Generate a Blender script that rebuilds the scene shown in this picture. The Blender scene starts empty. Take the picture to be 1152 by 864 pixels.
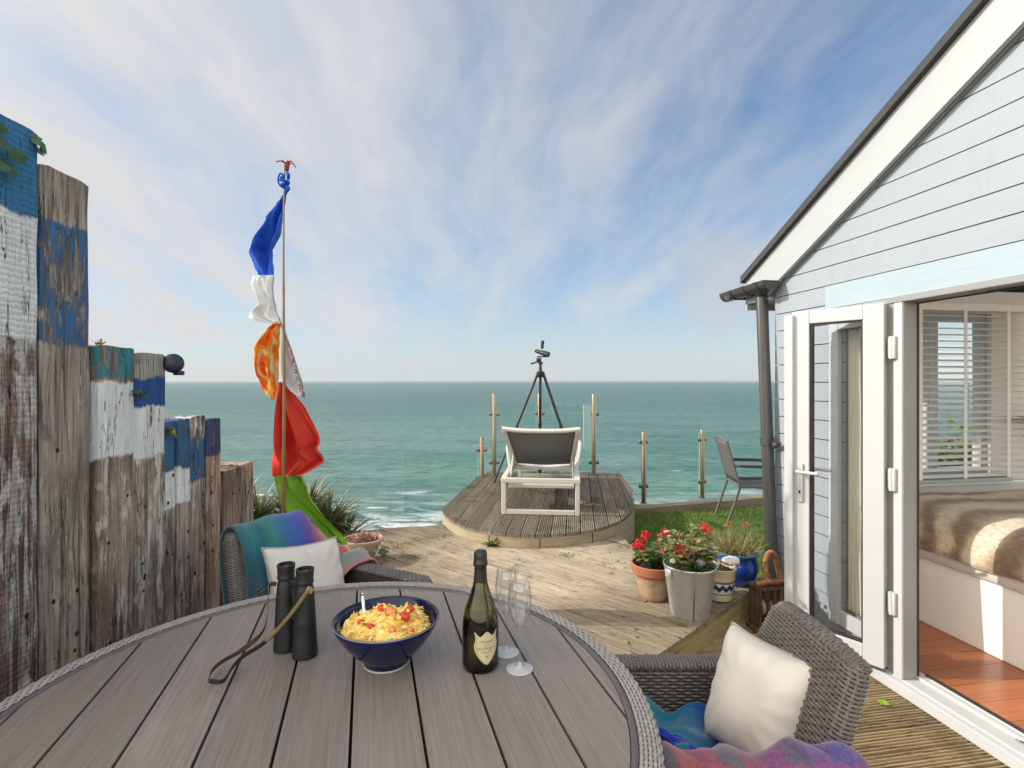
import bpy, bmesh, math, random
from mathutils import Vector, Matrix, noise
R = math.radians
rnd = random.Random(7)
scn = bpy.context.scene
COL = scn.collection
F, CX, CY, CAMZ = 598.0, 576.0, 428.0, 1.5
V = Vector

def G(x, y, z=0.0):                      # where the sight line through a measured point meets the level z
    d = (CAMZ - z) / (y - CY)
    return V(((x - CX) * d, F * d, z))
def A(x, y, Y):                          # the same at a known distance
    return V(((x - CX) / F * Y, Y, CAMZ - (y - CY) / F * Y))

# ------------------------------------------------------------------ node helpers
class NT:
    def __init__(s, tree): s.t = tree
    def n(s, typ, **kw):
        nd = s.t.nodes.new(typ)
        for k, v in kw.items(): setattr(nd, k, v)
        return nd
    def put(s, sock, v):
        if v is None: return
        if hasattr(v, 'links') or isinstance(v, bpy.types.NodeSocket): s.t.links.new(v, sock)
        else:
            if sock.type == 'RGBA' and len(v) == 3: v = (*v, 1)
            sock.default_value = v
    def math(s, op, a, b=None, c=None, clamp=False):
        nd = s.n('ShaderNodeMath', operation=op, use_clamp=clamp)
        s.put(nd.inputs[0], a); s.put(nd.inputs[1], b); s.put(nd.inputs[2], c)
        return nd.outputs[0]
    def vmath(s, op, a, b=None):
        nd = s.n('ShaderNodeVectorMath', operation=op); s.put(nd.inputs[0], a); s.put(nd.inputs[1], b)
        return nd.outputs[0]
    def noise(s, vec, scale=5, detail=4, rough=.55, dist=0, out=0):
        nd = s.n('ShaderNodeTexNoise'); s.put(nd.inputs['Vector'], vec)
        nd.inputs['Scale'].default_value = scale; nd.inputs['Detail'].default_value = detail
        nd.inputs['Roughness'].default_value = rough; nd.inputs['Distortion'].default_value = dist
        return nd.outputs[out]
    def vor(s, vec, scale=5, feat='F1', out='Distance'):
        nd = s.n('ShaderNodeTexVoronoi', feature=feat); s.put(nd.inputs['Vector'], vec)
        nd.inputs['Scale'].default_value = scale
        return nd.outputs[out]
    def ramp(s, fac, stops, interp='LINEAR'):
        nd = s.n('ShaderNodeValToRGB'); s.put(nd.inputs[0], fac); cr = nd.color_ramp; cr.interpolation = interp
        while len(cr.elements) < len(stops): cr.elements.new(.5)
        for e, (p, c) in zip(cr.elements, stops):
            e.position = p
            e.color = (c, c, c, 1) if isinstance(c, (int, float)) else (*c, 1)
        return nd.outputs[0]
    def step(s, fac, lo, hi):
        nd = s.n('ShaderNodeMapRange', clamp=True); s.put(nd.inputs[0], fac)
        nd.inputs[1].default_value = lo; nd.inputs[2].default_value = hi
        return nd.outputs[0]
    def mix(s, fac, a, b, mode='MIX'):
        nd = s.n('ShaderNodeMix', data_type='RGBA', blend_type=mode)
        s.put(nd.inputs[0], fac); s.put(nd.inputs[6], a); s.put(nd.inputs[7], b)
        return nd.outputs[2]
    def scale(s, vec, sc): return s.vmath('MULTIPLY', vec, sc)
    def obj(s): return s.n('ShaderNodeTexCoord').outputs['Object']
    def uv(s): return s.n('ShaderNodeTexCoord').outputs['UV']
    def sep(s, v):
        nd = s.n('ShaderNodeSeparateXYZ'); s.put(nd.inputs[0], v); return nd.outputs
    def comb(s, x, y, z):
        nd = s.n('ShaderNodeCombineXYZ'); s.put(nd.inputs[0], x); s.put(nd.inputs[1], y); s.put(nd.inputs[2], z); return nd.outputs[0]
    def attr(s, name, out='Color'): return s.n('ShaderNodeAttribute', attribute_name=name).outputs[out]
    def bump(s, h, strength=.3, dist=.01, normal=None):
        nd = s.n('ShaderNodeBump'); s.put(nd.inputs['Height'], h); nd.inputs['Strength'].default_value = strength
        nd.inputs['Distance'].default_value = dist
        if normal is not None: s.put(nd.inputs['Normal'], normal)
        return nd.outputs[0]

def newmat(name):
    m = bpy.data.materials.new(name); m.use_nodes = True
    m.node_tree.nodes.clear(); T = NT(m.node_tree)
    out = T.n('ShaderNodeOutputMaterial'); b = T.n('ShaderNodeBsdfPrincipled')
    T.t.links.new(b.outputs[0], out.inputs[0])
    T.out = out; T.b = b
    def setp(**kw):
        for k, v in kw.items(): T.put(b.inputs[k.replace('_', ' ')], v)
    T.set = setp
    return m, T

def plain(name, col, rough=.5, metal=0.0, var=.18, sc=6.0, stretch=(1, 1, 1), bump=.15, bsc=60, bdist=.002, spec=.5, coat=0, dirt=None, dirt_amt=.5):
    m, T = newmat(name); o = T.scale(T.obj(), stretch)
    n1 = T.noise(o, sc, 5, .6)
    c = T.mix(n1, tuple(x * (1 - var) for x in col), tuple(min(1, x * (1 + var)) for x in col))
    if dirt:
        c = T.mix(T.math('MULTIPLY', T.step(T.noise(o, sc * .6, 6, .7), .48, .68), dirt_amt), c, dirt)
    T.set(Base_Color=c, Roughness=T.math('ADD', rough - .08, T.math('MULTIPLY', n1, .16)), Metallic=metal)
    T.b.inputs['Specular IOR Level'].default_value = spec
    if coat: T.b.inputs['Coat Weight'].default_value = coat; T.b.inputs['Coat Roughness'].default_value = .05
    if bump: T.set(Normal=T.bump(T.noise(o, bsc, 4, .6), bump, bdist))
    return m

# ------------------------------------------------------------------ object helpers
def tag(o, label=None, cat=None, group=None, kind=None):
    if label: o['label'] = label
    if cat: o['category'] = cat
    if group: o['group'] = group
    if kind: o['kind'] = kind
    return o
def thing(name, label, cat, loc=(0, 0, 0), rz=0, group=None):
    o = bpy.data.objects.new(name, None); COL.objects.link(o); o.empty_display_size = .1
    o.location = loc; o.rotation_euler = (0, 0, rz)
    return tag(o, label, cat, group)
def obj(name, bm, mats, parent=None, smooth=True, loc=None, label=None, fix=True, auto=None):
    if fix: bmesh.ops.recalc_face_normals(bm, faces=bm.faces)
    me = bpy.data.meshes.new(name); bm.to_mesh(me); bm.free()
    for m in (mats if isinstance(mats, (list, tuple)) else [mats]): me.materials.append(m)
    if smooth:
        me.polygons.foreach_set('use_smooth', [True] * len(me.polygons))
        if auto: me.set_sharp_from_angle(angle=R(auto))
    o = bpy.data.objects.new(name, me); COL.objects.link(o)
    if parent: o.parent = parent
    if loc is not None: o.location = loc
    if label: o['label'] = label
    return o
def struct(name, bm, mats, **kw):
    o = obj(name, bm, mats, **kw); o['kind'] = 'structure'; return o
def copy_tree(o, parent=None):
    c = o.copy(); COL.objects.link(c); c.parent = parent
    for ch in list(o.children): copy_tree(ch, c)
    return c
def shift(bm, loc):
    bmesh.ops.translate(bm, verts=bm.verts, vec=-V(loc)); return bm

def B(): return bmesh.new()
def box(bm, c, s, rot=None, bevel=0, mi=0):
    r = bmesh.ops.create_cube(bm, size=1)
    vs = r['verts']; M = Matrix.Diagonal((*s, 1))
    bmesh.ops.transform(bm, matrix=M, verts=vs)
    if bevel:
        es = list({e for v in vs for e in v.link_edges})
        rr = bmesh.ops.bevel(bm, geom=es, offset=bevel, segments=2, affect='EDGES', profile=.5)
        vs = list({v for f in rr['faces'] for v in f.verts} | {v for v in vs if v.is_valid})
    fs = {f for v in vs for f in v.link_faces}
    for f in fs: f.material_index = mi
    if rot is not None: bmesh.ops.transform(bm, matrix=rot.to_4x4(), verts=vs)
    bmesh.ops.translate(bm, verts=vs, vec=V(c))
    return vs
def beam(bm, a, b, w, h, up=(0, 0, 1), bevel=0, mi=0):    # rectangular bar from a to b
    a, b = V(a), V(b); d = b - a; L = d.length
    x = d.normalized(); y = V(up).cross(x)
    if y.length < 1e-4: y = V((0, 1, 0)).cross(x)
    y.normalize(); z = x.cross(y)
    M = Matrix((x, y, z)).transposed()
    return box(bm, (a + b) / 2, (L, w, h), M, bevel, mi)
def tube(bm, pts, r, n=8, mi=0, cap=True):
    pts = [V(p) for p in pts]; rs = r if isinstance(r, (list, tuple)) else [r] * len(pts)
    rings = []; prev = None
    for i, p in enumerate(pts):
        t = (pts[min(i + 1, len(pts) - 1)] - pts[max(i - 1, 0)])
        t = t.normalized() if t.length > 1e-9 else V((0, 0, 1))
        if prev is None:
            a = t.orthogonal().normalized()
        else:
            a = prev - t * prev.dot(t); a = a.normalized() if a.length > 1e-6 else t.orthogonal().normalized()
        prev = a; b = t.cross(a)
        rings.append([bm.verts.new(p + (a * math.cos(k * 2 * math.pi / n) + b * math.sin(k * 2 * math.pi / n)) * rs[i]) for k in range(n)])
    for q, w in zip(rings, rings[1:]):
        for k in range(n):
            f = bm.faces.new((q[k], q[(k + 1) % n], w[(k + 1) % n], w[k])); f.material_index = mi
    if cap:
        for rg in (rings[0][::-1], rings[-1]):
            f = bm.faces.new(rg); f.material_index = mi
    return rings
def lathe(bm, prof, n=32, c=(0, 0, 0), mi=0, M=None):
    c = V(c); rings = []
    for (r, z) in prof:
        if r < 1e-5: ring = [bm.verts.new((0, 0, z))]
        else: ring = [bm.verts.new((r * math.cos(k * 2 * math.pi / n), r * math.sin(k * 2 * math.pi / n), z)) for k in range(n)]
        rings.append(ring)
    for q, w in zip(rings, rings[1:]):
        for k in range(n):
            k2 = (k + 1) % n
            if len(q) == 1 and len(w) == 1: continue
            if len(q) == 1: f = bm.faces.new((q[0], w[k2], w[k]))
            elif len(w) == 1: f = bm.faces.new((q[k], q[k2], w[0]))
            else: f = bm.faces.new((q[k], q[k2], w[k2], w[k]))
            f.material_index = mi
    vs = [v for r_ in rings for v in r_]
    if M is not None: bmesh.ops.transform(bm, matrix=M.to_4x4(), verts=vs)
    bmesh.ops.translate(bm, verts=vs, vec=c)
    return vs
def grid(bm, S, nu, nv, closed_u=False, mi=0, uvl=None):
    vs = [[bm.verts.new(S(i / nu, j / nv)) for i in range(nu + (0 if closed_u else 1))] for j in range(nv + 1)]
    m = len(vs[0])
    for j in range(nv):
        for i in range(nu):
            i2 = (i + 1) % m
            f = bm.faces.new((vs[j][i], vs[j][i2], vs[j + 1][i2], vs[j + 1][i])); f.material_index = mi
            if uvl is not None:
                for lp, (a, b) in zip(f.loops, ((i, j), (i + 1, j), (i + 1, j + 1), (i, j + 1))): lp[uvl].uv = (a / nu, b / nv)
    return vs
def prism(bm, pts, z0, z1, mi=0):         # pts: xy outline
    lo = [bm.verts.new((p[0], p[1], z0)) for p in pts]; hi = [bm.verts.new((p[0], p[1], z1)) for p in pts]
    fs = [bm.faces.new(hi), bm.faces.new(lo[::-1])]
    for k in range(len(pts)):
        k2 = (k + 1) % len(pts); fs.append(bm.faces.new((lo[k], lo[k2], hi[k2], hi[k])))
    for f in fs: f.material_index = mi
    return lo + hi
def clip(poly, p, nrm):                    # keep the half plane (q-p).nrm >= 0
    out = []
    for i in range(len(poly)):
        a, b = poly[i], poly[(i + 1) % len(poly)]
        da, db = (a - p).dot(nrm), (b - p).dot(nrm)
        if da >= 0: out.append(a)
        if (da >= 0) != (db >= 0): out.append(a + (b - a) * (da / (da - db)))
    return out
def setcol(me_o, name, vals):              # one value per face
    me = me_o.data; a = me.color_attributes.new(name, 'FLOAT_COLOR', 'CORNER')
    for p in me.polygons:
        for li in p.loop_indices: a.data[li].color = (*vals[p.index], 1)
def smooth_path(pts, n=6):                 # Catmull-Rom
    pts = [V(p) for p in pts]; out = []
    for i in range(len(pts) - 1):
        p0, p1, p2, p3 = pts[max(i - 1, 0)], pts[i], pts[i + 1], pts[min(i + 2, len(pts) - 1)]
        for k in range(n):
            t = k / n
            out.append(.5 * ((2 * p1) + (p2 - p0) * t + (2 * p0 - 5 * p1 + 4 * p2 - p3) * t * t + (3 * p1 - p0 - 3 * p2 + p3) * t ** 3))
    out.append(pts[-1]); return out
def nz(x, y=0, z=0): return noise.noise(V((x, y, z)))

def weave(bm, S, nu, nv, amp=.0022, th=.0028, fill=.82, seg=3, closed=False, mi=0, mb=1, damp=None):
    e = 1e-3
    def SN(u, v):
        p = S(u, v); du = S(min(u + e, 1), v) - S(max(u - e, 0), v); dv = S(u, min(v + e, 1)) - S(u, max(v - e, 0))
        n = du.cross(dv)
        return p, (n.normalized() if n.length > 1e-12 else V((0, 0, 0)))
    N = nu * seg
    for j in range(nv):
        v0 = (j + .5 - fill / 2) / nv; v1 = (j + .5 + fill / 2) / nv
        rows = []
        for i in range(N if closed else N + 1):
            u = i / N; o = amp * math.cos(math.pi * (u * nu + j)) * (damp(u) if damp else 1); col = []
            for k, h in ((0, -.4), (.28, .8), (.72, .8), (1, -.4)):
                p, n = SN(u, v0 + (v1 - v0) * k); col.append(bm.verts.new(p + n * (o + h * th)))
            rows.append(col)
        m = len(rows)
        for i in range(N):
            a, b = rows[i], rows[(i + 1) % m]
            for k in range(3):
                f = bm.faces.new((a[k], b[k], b[k + 1], a[k + 1])); f.material_index = mi
    # upright stakes that the strands pass over and under
    for i in range(nu if closed else nu + 1):
        prev = None; hwid = .20 / nu
        for j in range(nv + 1):
            row = []
            for k, h in ((-1, -.5), (0, .35), (1, -.5)):
                p, n = SN(min(1, max(0, i / nu + k * hwid)) if not closed else (i / nu + k * hwid) % 1.0, j / nv); row.append(bm.verts.new(p + n * h * th))
            if prev:
                for k in range(2):
                    f = bm.faces.new((prev[k], prev[k + 1], row[k + 1], row[k])); f.material_index = mi
            prev = row
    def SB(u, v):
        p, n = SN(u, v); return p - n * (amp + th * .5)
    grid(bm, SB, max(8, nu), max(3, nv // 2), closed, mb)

# ------------------------------------------------------------------ materials
def timber(name, seed, dark, light, bands=(), ribs=0.0, grain=1.0, drips=None):
    m, T = newmat(name); o = T.vmath('ADD', T.obj(), (seed * 3.1, seed * 1.7, seed * .9))
    ob = T.obj(); z = T.sep(ob)[2]
    g = T.noise(T.scale(o, (14, 14, .7)), 3, 8, .65, .6)
    fine = T.noise(T.scale(o, (60, 60, 1.6)), 2.2, 5, .7)
    big = T.noise(o, 2.6, 5, .6)
    wood = T.ramp(g, [(.30, tuple(d * .6 for d in dark)), (.42, dark), (.5, tuple(a * .45 + b * .55 for a, b in zip(dark, light))), (.6, light), (.72, tuple(min(1, d * 1.3) for d in light))])
    wood = T.mix(T.step(big, .42, .7), wood, tuple(d * .55 for d in dark), 'MIX')
    wood = T.mix(.28, wood, T.mix(T.step(fine, .3, .7), dark, light)); wood = T.mix(T.math('MULTIPLY', T.step(T.noise(T.scale(o, (1, 1, .5)), 11, 7, .7, .6), .56, .7), .6), wood, tuple(min(1, d * 1.35) for d in light))
    wood = T.mix(T.math('MULTIPLY', T.step(T.noise(T.scale(o, (1, 1, .4)), 7, 7, .72, .8), .55, .67), .8), wood, tuple(d * .7 for d in dark))
    crack = T.step(T.noise(T.scale(o, (30, 30, .8)), 2.3, 7, .75, .3), .355, .29)
    crack2 = T.step(T.math('ABSOLUTE', T.math('SUBTRACT', T.noise(T.scale(o, (9, 9, .5)), 1.7, 5, .6, .5), .5)), .0045, .001)
    mott = T.noise(T.scale(o, (1, 1, .5)), 11, 7, .7, .6)
    wood = T.mix(crack, wood, (.02, .014, .01)); wood = T.mix(crack2, wood, (.012, .009, .008))
    col = wood; paint = None
    en = T.math('MULTIPLY', T.math('SUBTRACT', T.noise(T.scale(o, (1, 1, .6)), 9, 5, .7), .5), .09)
    for (z0, z1, c, wear) in bands:
        zz = T.math('ADD', z, en)
        mk = T.math('MULTIPLY', T.step(zz, z0 - .006, z0 + .006), T.step(zz, z1 + .006, z1 - .006))
        chip = T.math('ADD', T.math('MULTIPLY', T.noise(T.scale(o, (1, 1, .45)), 16, 7, .7, .3), .55), T.math('MULTIPLY', g, .45))
        mk = T.math('MULTIPLY', mk, T.step(chip, wear - .02, wear + .035))
        mk = T.math('MULTIPLY', mk, T.math('SUBTRACT', 1.0, T.math('MULTIPLY', crack2, .9)))
        shade = T.mix(T.noise(T.scale(o, (1, 1, .3)), 22, 5, .7), tuple(x * .62 for x in c), tuple(min(1, x * 1.22) for x in c))
        shade = T.mix(T.math('MULTIPLY', T.step(fine, .56, .72), .45), shade, tuple(x * .4 for x in dark))
        col = T.mix(mk, col, shade); paint = mk if paint is None else T.math('MAXIMUM', paint, mk)
    if drips:
        z0, z1, c = drips
        dn = T.noise(T.scale(o, (1, 26, .5)), 1.0, 3, .55, .5)
        dm = T.step(T.math('ABSOLUTE', T.math('SUBTRACT', dn, .5)), .04, .012)
        dm = T.math('MULTIPLY', dm, T.math('MULTIPLY', T.step(z, z1 + .02, z1 - .02), T.step(T.math('ADD', z, T.math('MULTIPLY', big, .6)), z0, z0 + .5)))
        col = T.mix(T.math('MULTIPLY', dm, .85), col, c)
    h = T.math('ADD', T.math('MULTIPLY', g, .8), T.math('MULTIPLY', fine, .35))
    h = T.math('SUBTRACT', h, T.math('MULTIPLY', T.math('MAXIMUM', crack, crack2), .9))
    if paint is not None: h = T.math('ADD', h, T.math('MULTIPLY', paint, .3))
    if ribs:
        w = T.n('ShaderNodeTexWave', wave_type='BANDS', bands_direction='Z'); T.put(w.inputs[0], ob)
        w.inputs['Scale'].default_value = 17; w.inputs['Distortion'].default_value = 3.5; w.inputs['Detail Scale'].default_value = 3
        h = T.math('ADD', h, T.math('MULTIPLY', w.outputs[1], ribs))
        col = T.mix(T.math('MULTIPLY', T.step(w.outputs[1], .35, .0), .18), col, (.03, .025, .025))
    T.set(Base_Color=col, Roughness=.85, Normal=T.bump(h, .9 * grain, .016))
    T.b.inputs['Specular IOR Level'].default_value = .2
    return m

def decking(name, dark, light, along, moss=None, sun=None, rough=.85, grit=.25, scale=1.0, worn=None):
    # along: direction (x,y) of the boards, so that the grain follows them
    m, T = newmat(name); o = T.obj(); s = T.sep(o); ax, ay = along
    u = T.math('ADD', T.math('MULTIPLY', s[0], ax), T.math('MULTIPLY', s[1], ay))
    v = T.math('ADD', T.math('MULTIPLY', s[0], -ay), T.math('MULTIPLY', s[1], ax))
    p = T.comb(u, v, s[2]); tint = T.attr('tint')
    po = T.vmath('ADD', p, T.scale(tint, (9, 0, 3)))
    g = T.noise(T.scale(po, (1.6 * scale, 34 * scale, 10)), 1.6, 7, .68, .5)
    f = T.noise(T.scale(po, (6, 150, 30)), 1.3, 4, .7)
    big = T.noise(o, 1.5, 6, .62)
    c = T.mix(T.step(g, .3, .7), dark, light)
    c = T.mix(.4, c, T.mix(f, tuple(x * .7 for x in dark), light))
    if worn:                            # trodden, bleached patch round (x, y); browner boards beyond also paint in shade
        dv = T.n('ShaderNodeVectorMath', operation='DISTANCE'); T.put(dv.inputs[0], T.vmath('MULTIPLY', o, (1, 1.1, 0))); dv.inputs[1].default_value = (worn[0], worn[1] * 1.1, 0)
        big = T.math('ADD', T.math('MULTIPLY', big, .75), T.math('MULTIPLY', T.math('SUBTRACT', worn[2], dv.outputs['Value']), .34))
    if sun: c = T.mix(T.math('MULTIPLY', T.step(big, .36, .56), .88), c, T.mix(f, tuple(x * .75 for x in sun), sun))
    if moss: c = T.mix(T.math('MULTIPLY', T.step(T.noise(o, 3.1, 7, .7), .54, .68), .6), c, moss)
    ck = T.step(T.math('ABSOLUTE', T.math('SUBTRACT', T.noise(T.scale(po, (1.1, 30, 6)), 1.5, 5, .65, .4), .5)), .010, .003)
    c = T.mix(T.math('MULTIPLY', ck, .75), c, tuple(x * .3 for x in dark))
    sp = T.step(T.noise(o, 14, 6, .75), .62, .7); c = T.mix(T.math('MULTIPLY', sp, .55), c, tuple(x * .4 for x in dark))
    c = T.mix(1.0, c, T.mix(T.sep(tint)[1], (.78, .76, .74), (1.1, 1.08, 1.05)), 'MULTIPLY')
    h = T.math('SUBTRACT', T.math('ADD', T.math('MULTIPLY', g, .7), T.math('MULTIPLY', T.noise(o, 45, 5, .7), grit)), T.math('MULTIPLY', ck, .6))
    T.set(Base_Color=c, Roughness=rough, Normal=T.bump(h, .6, .006)); T.b.inputs['Specular IOR Level'].default_value = .2
    return m

def cloth(name, colnode, rough=.9, weavescale=900, sheen=.3, transl=0, uvn=False, bump=.25):
    m, T = newmat(name); c = colnode(T) if callable(colnode) else colnode
    o = T.obj()
    T.set(Base_Color=c, Roughness=rough, Normal=T.bump(T.math('ADD', T.noise(o, weavescale / 5, 3, .7), T.math('MULTIPLY', T.noise(o, 40, 4, .6), .6)), bump, .002))
    T.b.inputs['Sheen Weight'].default_value = sheen; T.b.inputs['Specular IOR Level'].default_value = .2
    if transl:
        tr = T.n('ShaderNodeBsdfTranslucent'); T.put(tr.inputs[0], c)
        mx = T.n('ShaderNodeMixShader'); mx.inputs[0].default_value = transl
        T.t.links.new(T.b.outputs[0], mx.inputs[1]); T.t.links.new(tr.outputs[0], mx.inputs[2]); T.t.links.new(mx.outputs[0], T.out.inputs[0])
    return m

def leafmat(name, c1, c2, dead=None, rough=.5, transl=.25):
    m, T = newmat(name); r = T.attr('tint'); rs = T.sep(r)
    c = T.mix(rs[0], c1, c2)
    if dead: c = T.mix(T.step(rs[1], .78, .86), c, dead)
    T.set(Base_Color=c, Roughness=rough)
    tr = T.n('ShaderNodeBsdfTranslucent'); T.put(tr.inputs[0], c)
    mx = T.n('ShaderNodeMixShader'); mx.inputs[0].default_value = transl
    T.t.links.new(T.b.outputs[0], mx.inputs[1]); T.t.links.new(tr.outputs[0], mx.inputs[2]); T.t.links.new(mx.outputs[0], T.out.inputs[0])
    return m

def pane_mat(name, tint=(.96, 1, .99), refl=1.0):
    m, T = newmat(name)
    fr = T.n('ShaderNodeFresnel'); fr.inputs[0].default_value = 1.5
    gl = T.n('ShaderNodeBsdfGlossy'); gl.inputs['Roughness'].default_value = .01
    tp = T.n('ShaderNodeBsdfTransparent'); T.put(tp.inputs[0], (*tint, 1))
    mx = T.n('ShaderNodeMixShader'); bf = T.n('ShaderNodeNewGeometry').outputs['Backfacing']
    T.t.links.new(T.math('MULTIPLY', T.math('MULTIPLY', fr.outputs[0], refl), T.math('SUBTRACT', 1.0, bf)), mx.inputs[0])
    T.t.links.new(tp.outputs[0], mx.inputs[1]); T.t.links.new(gl.outputs[0], mx.inputs[2]); T.t.links.new(mx.outputs[0], T.out.inputs[0])
    return m
def glass_mat(name, col=(1, 1, 1), rough=0.0, ior=1.45):
    m, T = newmat(name); T.set(Base_Color=col, Roughness=rough)
    T.b.inputs['Transmission Weight'].default_value = 1; T.b.inputs['IOR'].default_value = ior
    return m

white_upvc = plain('white_upvc', (.49, .497, .505), .3, var=.03, bump=.03, dirt=(.55, .53, .48), dirt_amt=.25)
white_gloss = plain('white_gloss', (.40, .415, .43), .4, var=.04, bump=.05)
black_rubber = plain('black_rubber', (.022, .022, .023), .5, var=.2, bump=.35, bsc=500, bdist=.0006)
black_gloss = plain('black_gloss', (.02, .02, .021), .3, var=.1, bump=.05)
dark_gap = plain('dark_gap', (.02, .018, .017), .9, var=.1, bump=0)
steel = plain('brushed_steel', (.52, .5, .47), .32, 1.0, var=.12, stretch=(4, 4, .4), bump=.05)
flute_foot = plain('flute_foot_sheen', (.8, .8, .8), .1, bump=0); flute_foot.node_tree.nodes['Principled BSDF'].inputs['Transmission Weight'].default_value = .45  # white base paints the sky's reflection into the glass foot
post_steel = plain('weathered_steel', (.30, .235, .165), .38, 1.0, var=.2, stretch=(4, 4, .6), bump=.08, dirt=(.2, .12, .06), dirt_amt=.4)
grey_metal = plain('grey_painted_metal', (.13, .135, .14), .4, var=.1, bump=.05)
pipe_black = plain('dark_pipe_plastic', (.045, .043, .042), .32, var=.25, stretch=(1, 1, .2), bump=.05, dirt=(.14, .12, .1), dirt_amt=.3)
pane = pane_mat('window_glass', (.985, .99, .985))
flute_glass, T = newmat('thin_crystal')
_fr = T.n('ShaderNodeFresnel'); _fr.inputs[0].default_value = 1.5; _gl = T.n('ShaderNodeBsdfGlossy'); _gl.inputs['Roughness'].default_value = .04
_tp = T.n('ShaderNodeBsdfTransparent'); T.put(_tp.inputs[0], (.96, .97, .97, 1)); _tr = T.n('ShaderNodeBsdfTranslucent'); _df = T.n('ShaderNodeBsdfDiffuse'); _m0 = T.n('ShaderNodeMixShader'); _m1 = T.n('ShaderNodeMixShader'); _m2 = T.n('ShaderNodeMixShader')
_m0.inputs[0].default_value = .5; T.t.links.new(_tr.outputs[0], _m0.inputs[1]); T.t.links.new(_df.outputs[0], _m0.inputs[2])
_m1.inputs[0].default_value = .05; T.t.links.new(_tp.outputs[0], _m1.inputs[1]); T.t.links.new(_m0.outputs[0], _m1.inputs[2])
_bf = T.n('ShaderNodeNewGeometry').outputs['Backfacing']
T.t.links.new(T.math('MULTIPLY', T.math('ADD', T.math('MULTIPLY', _fr.outputs[0], 1.8), .05, clamp=True), T.math('SUBTRACT', 1.0, _bf)), _m2.inputs[0]); T.t.links.new(_m1.outputs[0], _m2.inputs[1]); T.t.links.new(_gl.outputs[0], _m2.inputs[2]); T.t.links.new(_m2.outputs[0], T.out.inputs[0])
fence_glass = pane_mat('balustrade_glass', (.93, .985, .97), .55)
crystal = glass_mat('crystal_glass')
soil = plain('soil', (.035, .024, .016), .95, var=.5, sc=40, bump=1, bsc=90, bdist=.01)
# ================================================================== SETTING
def lawn_z(x, y): return max(-.19, .06 - .085 * (y - 4.0))
def ground_z(x, y):                       # cliff-top garden falling to the beach
    y_edge = 7.0 if x > 1.1 else 5.1
    base = lawn_z(x, y) - .06 if x > 1.1 and y > 3.5 else -.16
    if y <= y_edge: return base
    q = y - y_edge
    z = base - .8 * q ** .95 - .4 * (1 - math.exp(-q * 2))
    z += (nz(x * .13, y * .13) * 1.4 + nz(x * .5, y * .5) * .35) * min(1, q / 8)
    return max(z, -44)
cliff_mat, T = newmat('cliff_scrub'); o = T.obj(); n = T.noise(o, .6, 8, .7)
T.set(Base_Color=T.mix(T.step(n, .4, .6), (.045, .06, .02), (.19, .15, .085)), Roughness=.95, Normal=T.bump(T.noise(o, 5, 6, .7), 1, .1))
bm = B()
xs = [-90, -60, -40, -25, -15, -10, -7, -5, -3.5] + [-2.6 + .45 * i for i in range(18)] + [6, 8, 11, 15, 22, 32, 48, 70, 95]
ys = [-14, -8, -4, -1, 1.5, 3] + [4 + .3 * i for i in range(14)] + [8.5, 9.5, 11, 13, 16, 20, 25, 31, 38, 46, 55, 66, 80]
vs = [[bm.verts.new((x, y, ground_z(x, y) - (.05 if y < 4 else 0))) for x in xs] for y in ys]
for j in range(len(ys) - 1):
    for i in range(len(xs) - 1): bm.faces.new((vs[j][i], vs[j][i + 1], vs[j + 1][i + 1], vs[j + 1][i]))
struct('cliff_ground', bm, cliff_mat)

# sea -------------------------------------------------------------------
SEA = -40.0
sea_mat, T = newmat('sea_water'); o = T.obj(); s = T.sep(o)
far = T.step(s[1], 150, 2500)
shade_streak = T.noise(T.scale(o, (.004, .016, 1)), 1.0, 6, .6, .4)
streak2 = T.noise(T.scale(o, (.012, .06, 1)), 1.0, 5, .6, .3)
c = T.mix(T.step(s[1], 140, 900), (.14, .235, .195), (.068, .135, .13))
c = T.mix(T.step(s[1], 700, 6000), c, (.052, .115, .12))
c = T.mix(T.math('MULTIPLY', T.step(shade_streak, .42, .60), .62), c, (.03, .105, .105))  # darker streaks, painting broad cloud shadows onto the water
c = T.mix(T.math('MULTIPLY', T.step(streak2, .5, .68), .3), c, (.15, .27, .2))
wv = T.noise(T.scale(o, (.09, .22, .2)), 1.0, 6, .62, .5)
c = T.mix(T.math('MULTIPLY', T.step(wv, .5, .62), .6), c, (.022, .075, .074))
c = T.mix(T.math('MULTIPLY', T.step(wv, .47, .33), .45), c, (.17, .29, .23))
# foam of the surf near the beach, and small whitecaps farther out
fn = T.noise(T.scale(o, (.06, .12, 1)), 1.0, 8, .72, .8)
sw = T.math('ADD', s[1], T.math('MULTIPLY', T.noise(T.scale(o, (.02, .02, 1)), 1, 3, .5), 30))
surf = T.math('MULTIPLY', T.step(sw, 206, 162), T.step(fn, .46, .56))
band2 = T.math('MULTIPLY', T.math('MULTIPLY', T.math('MULTIPLY', T.step(sw, 204, 208), T.step(sw, 216, 211)), T.step(fn, .47, .55)), T.step(T.noise(T.scale(o, (.012, .01, 1)), 1, 2, .5), .48, .56))
cap = T.math('MULTIPLY', T.step(T.noise(T.scale(o, (.035, .1, 1)), 1, 3, .6, .2), .70, .74), .8)
foam = T.math('MAXIMUM', T.math('MAXIMUM', surf, band2), cap)
c = T.mix(foam, c, (.72, .74, .72))
h = T.math('ADD', T.math('MULTIPLY', T.noise(T.scale(o, (.12, .25, .2)), 1, 7, .66, .6), 2.2), T.math('MULTIPLY', streak2, 1.4))
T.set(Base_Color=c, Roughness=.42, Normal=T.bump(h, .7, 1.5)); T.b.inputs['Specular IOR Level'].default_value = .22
bm = B()
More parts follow.
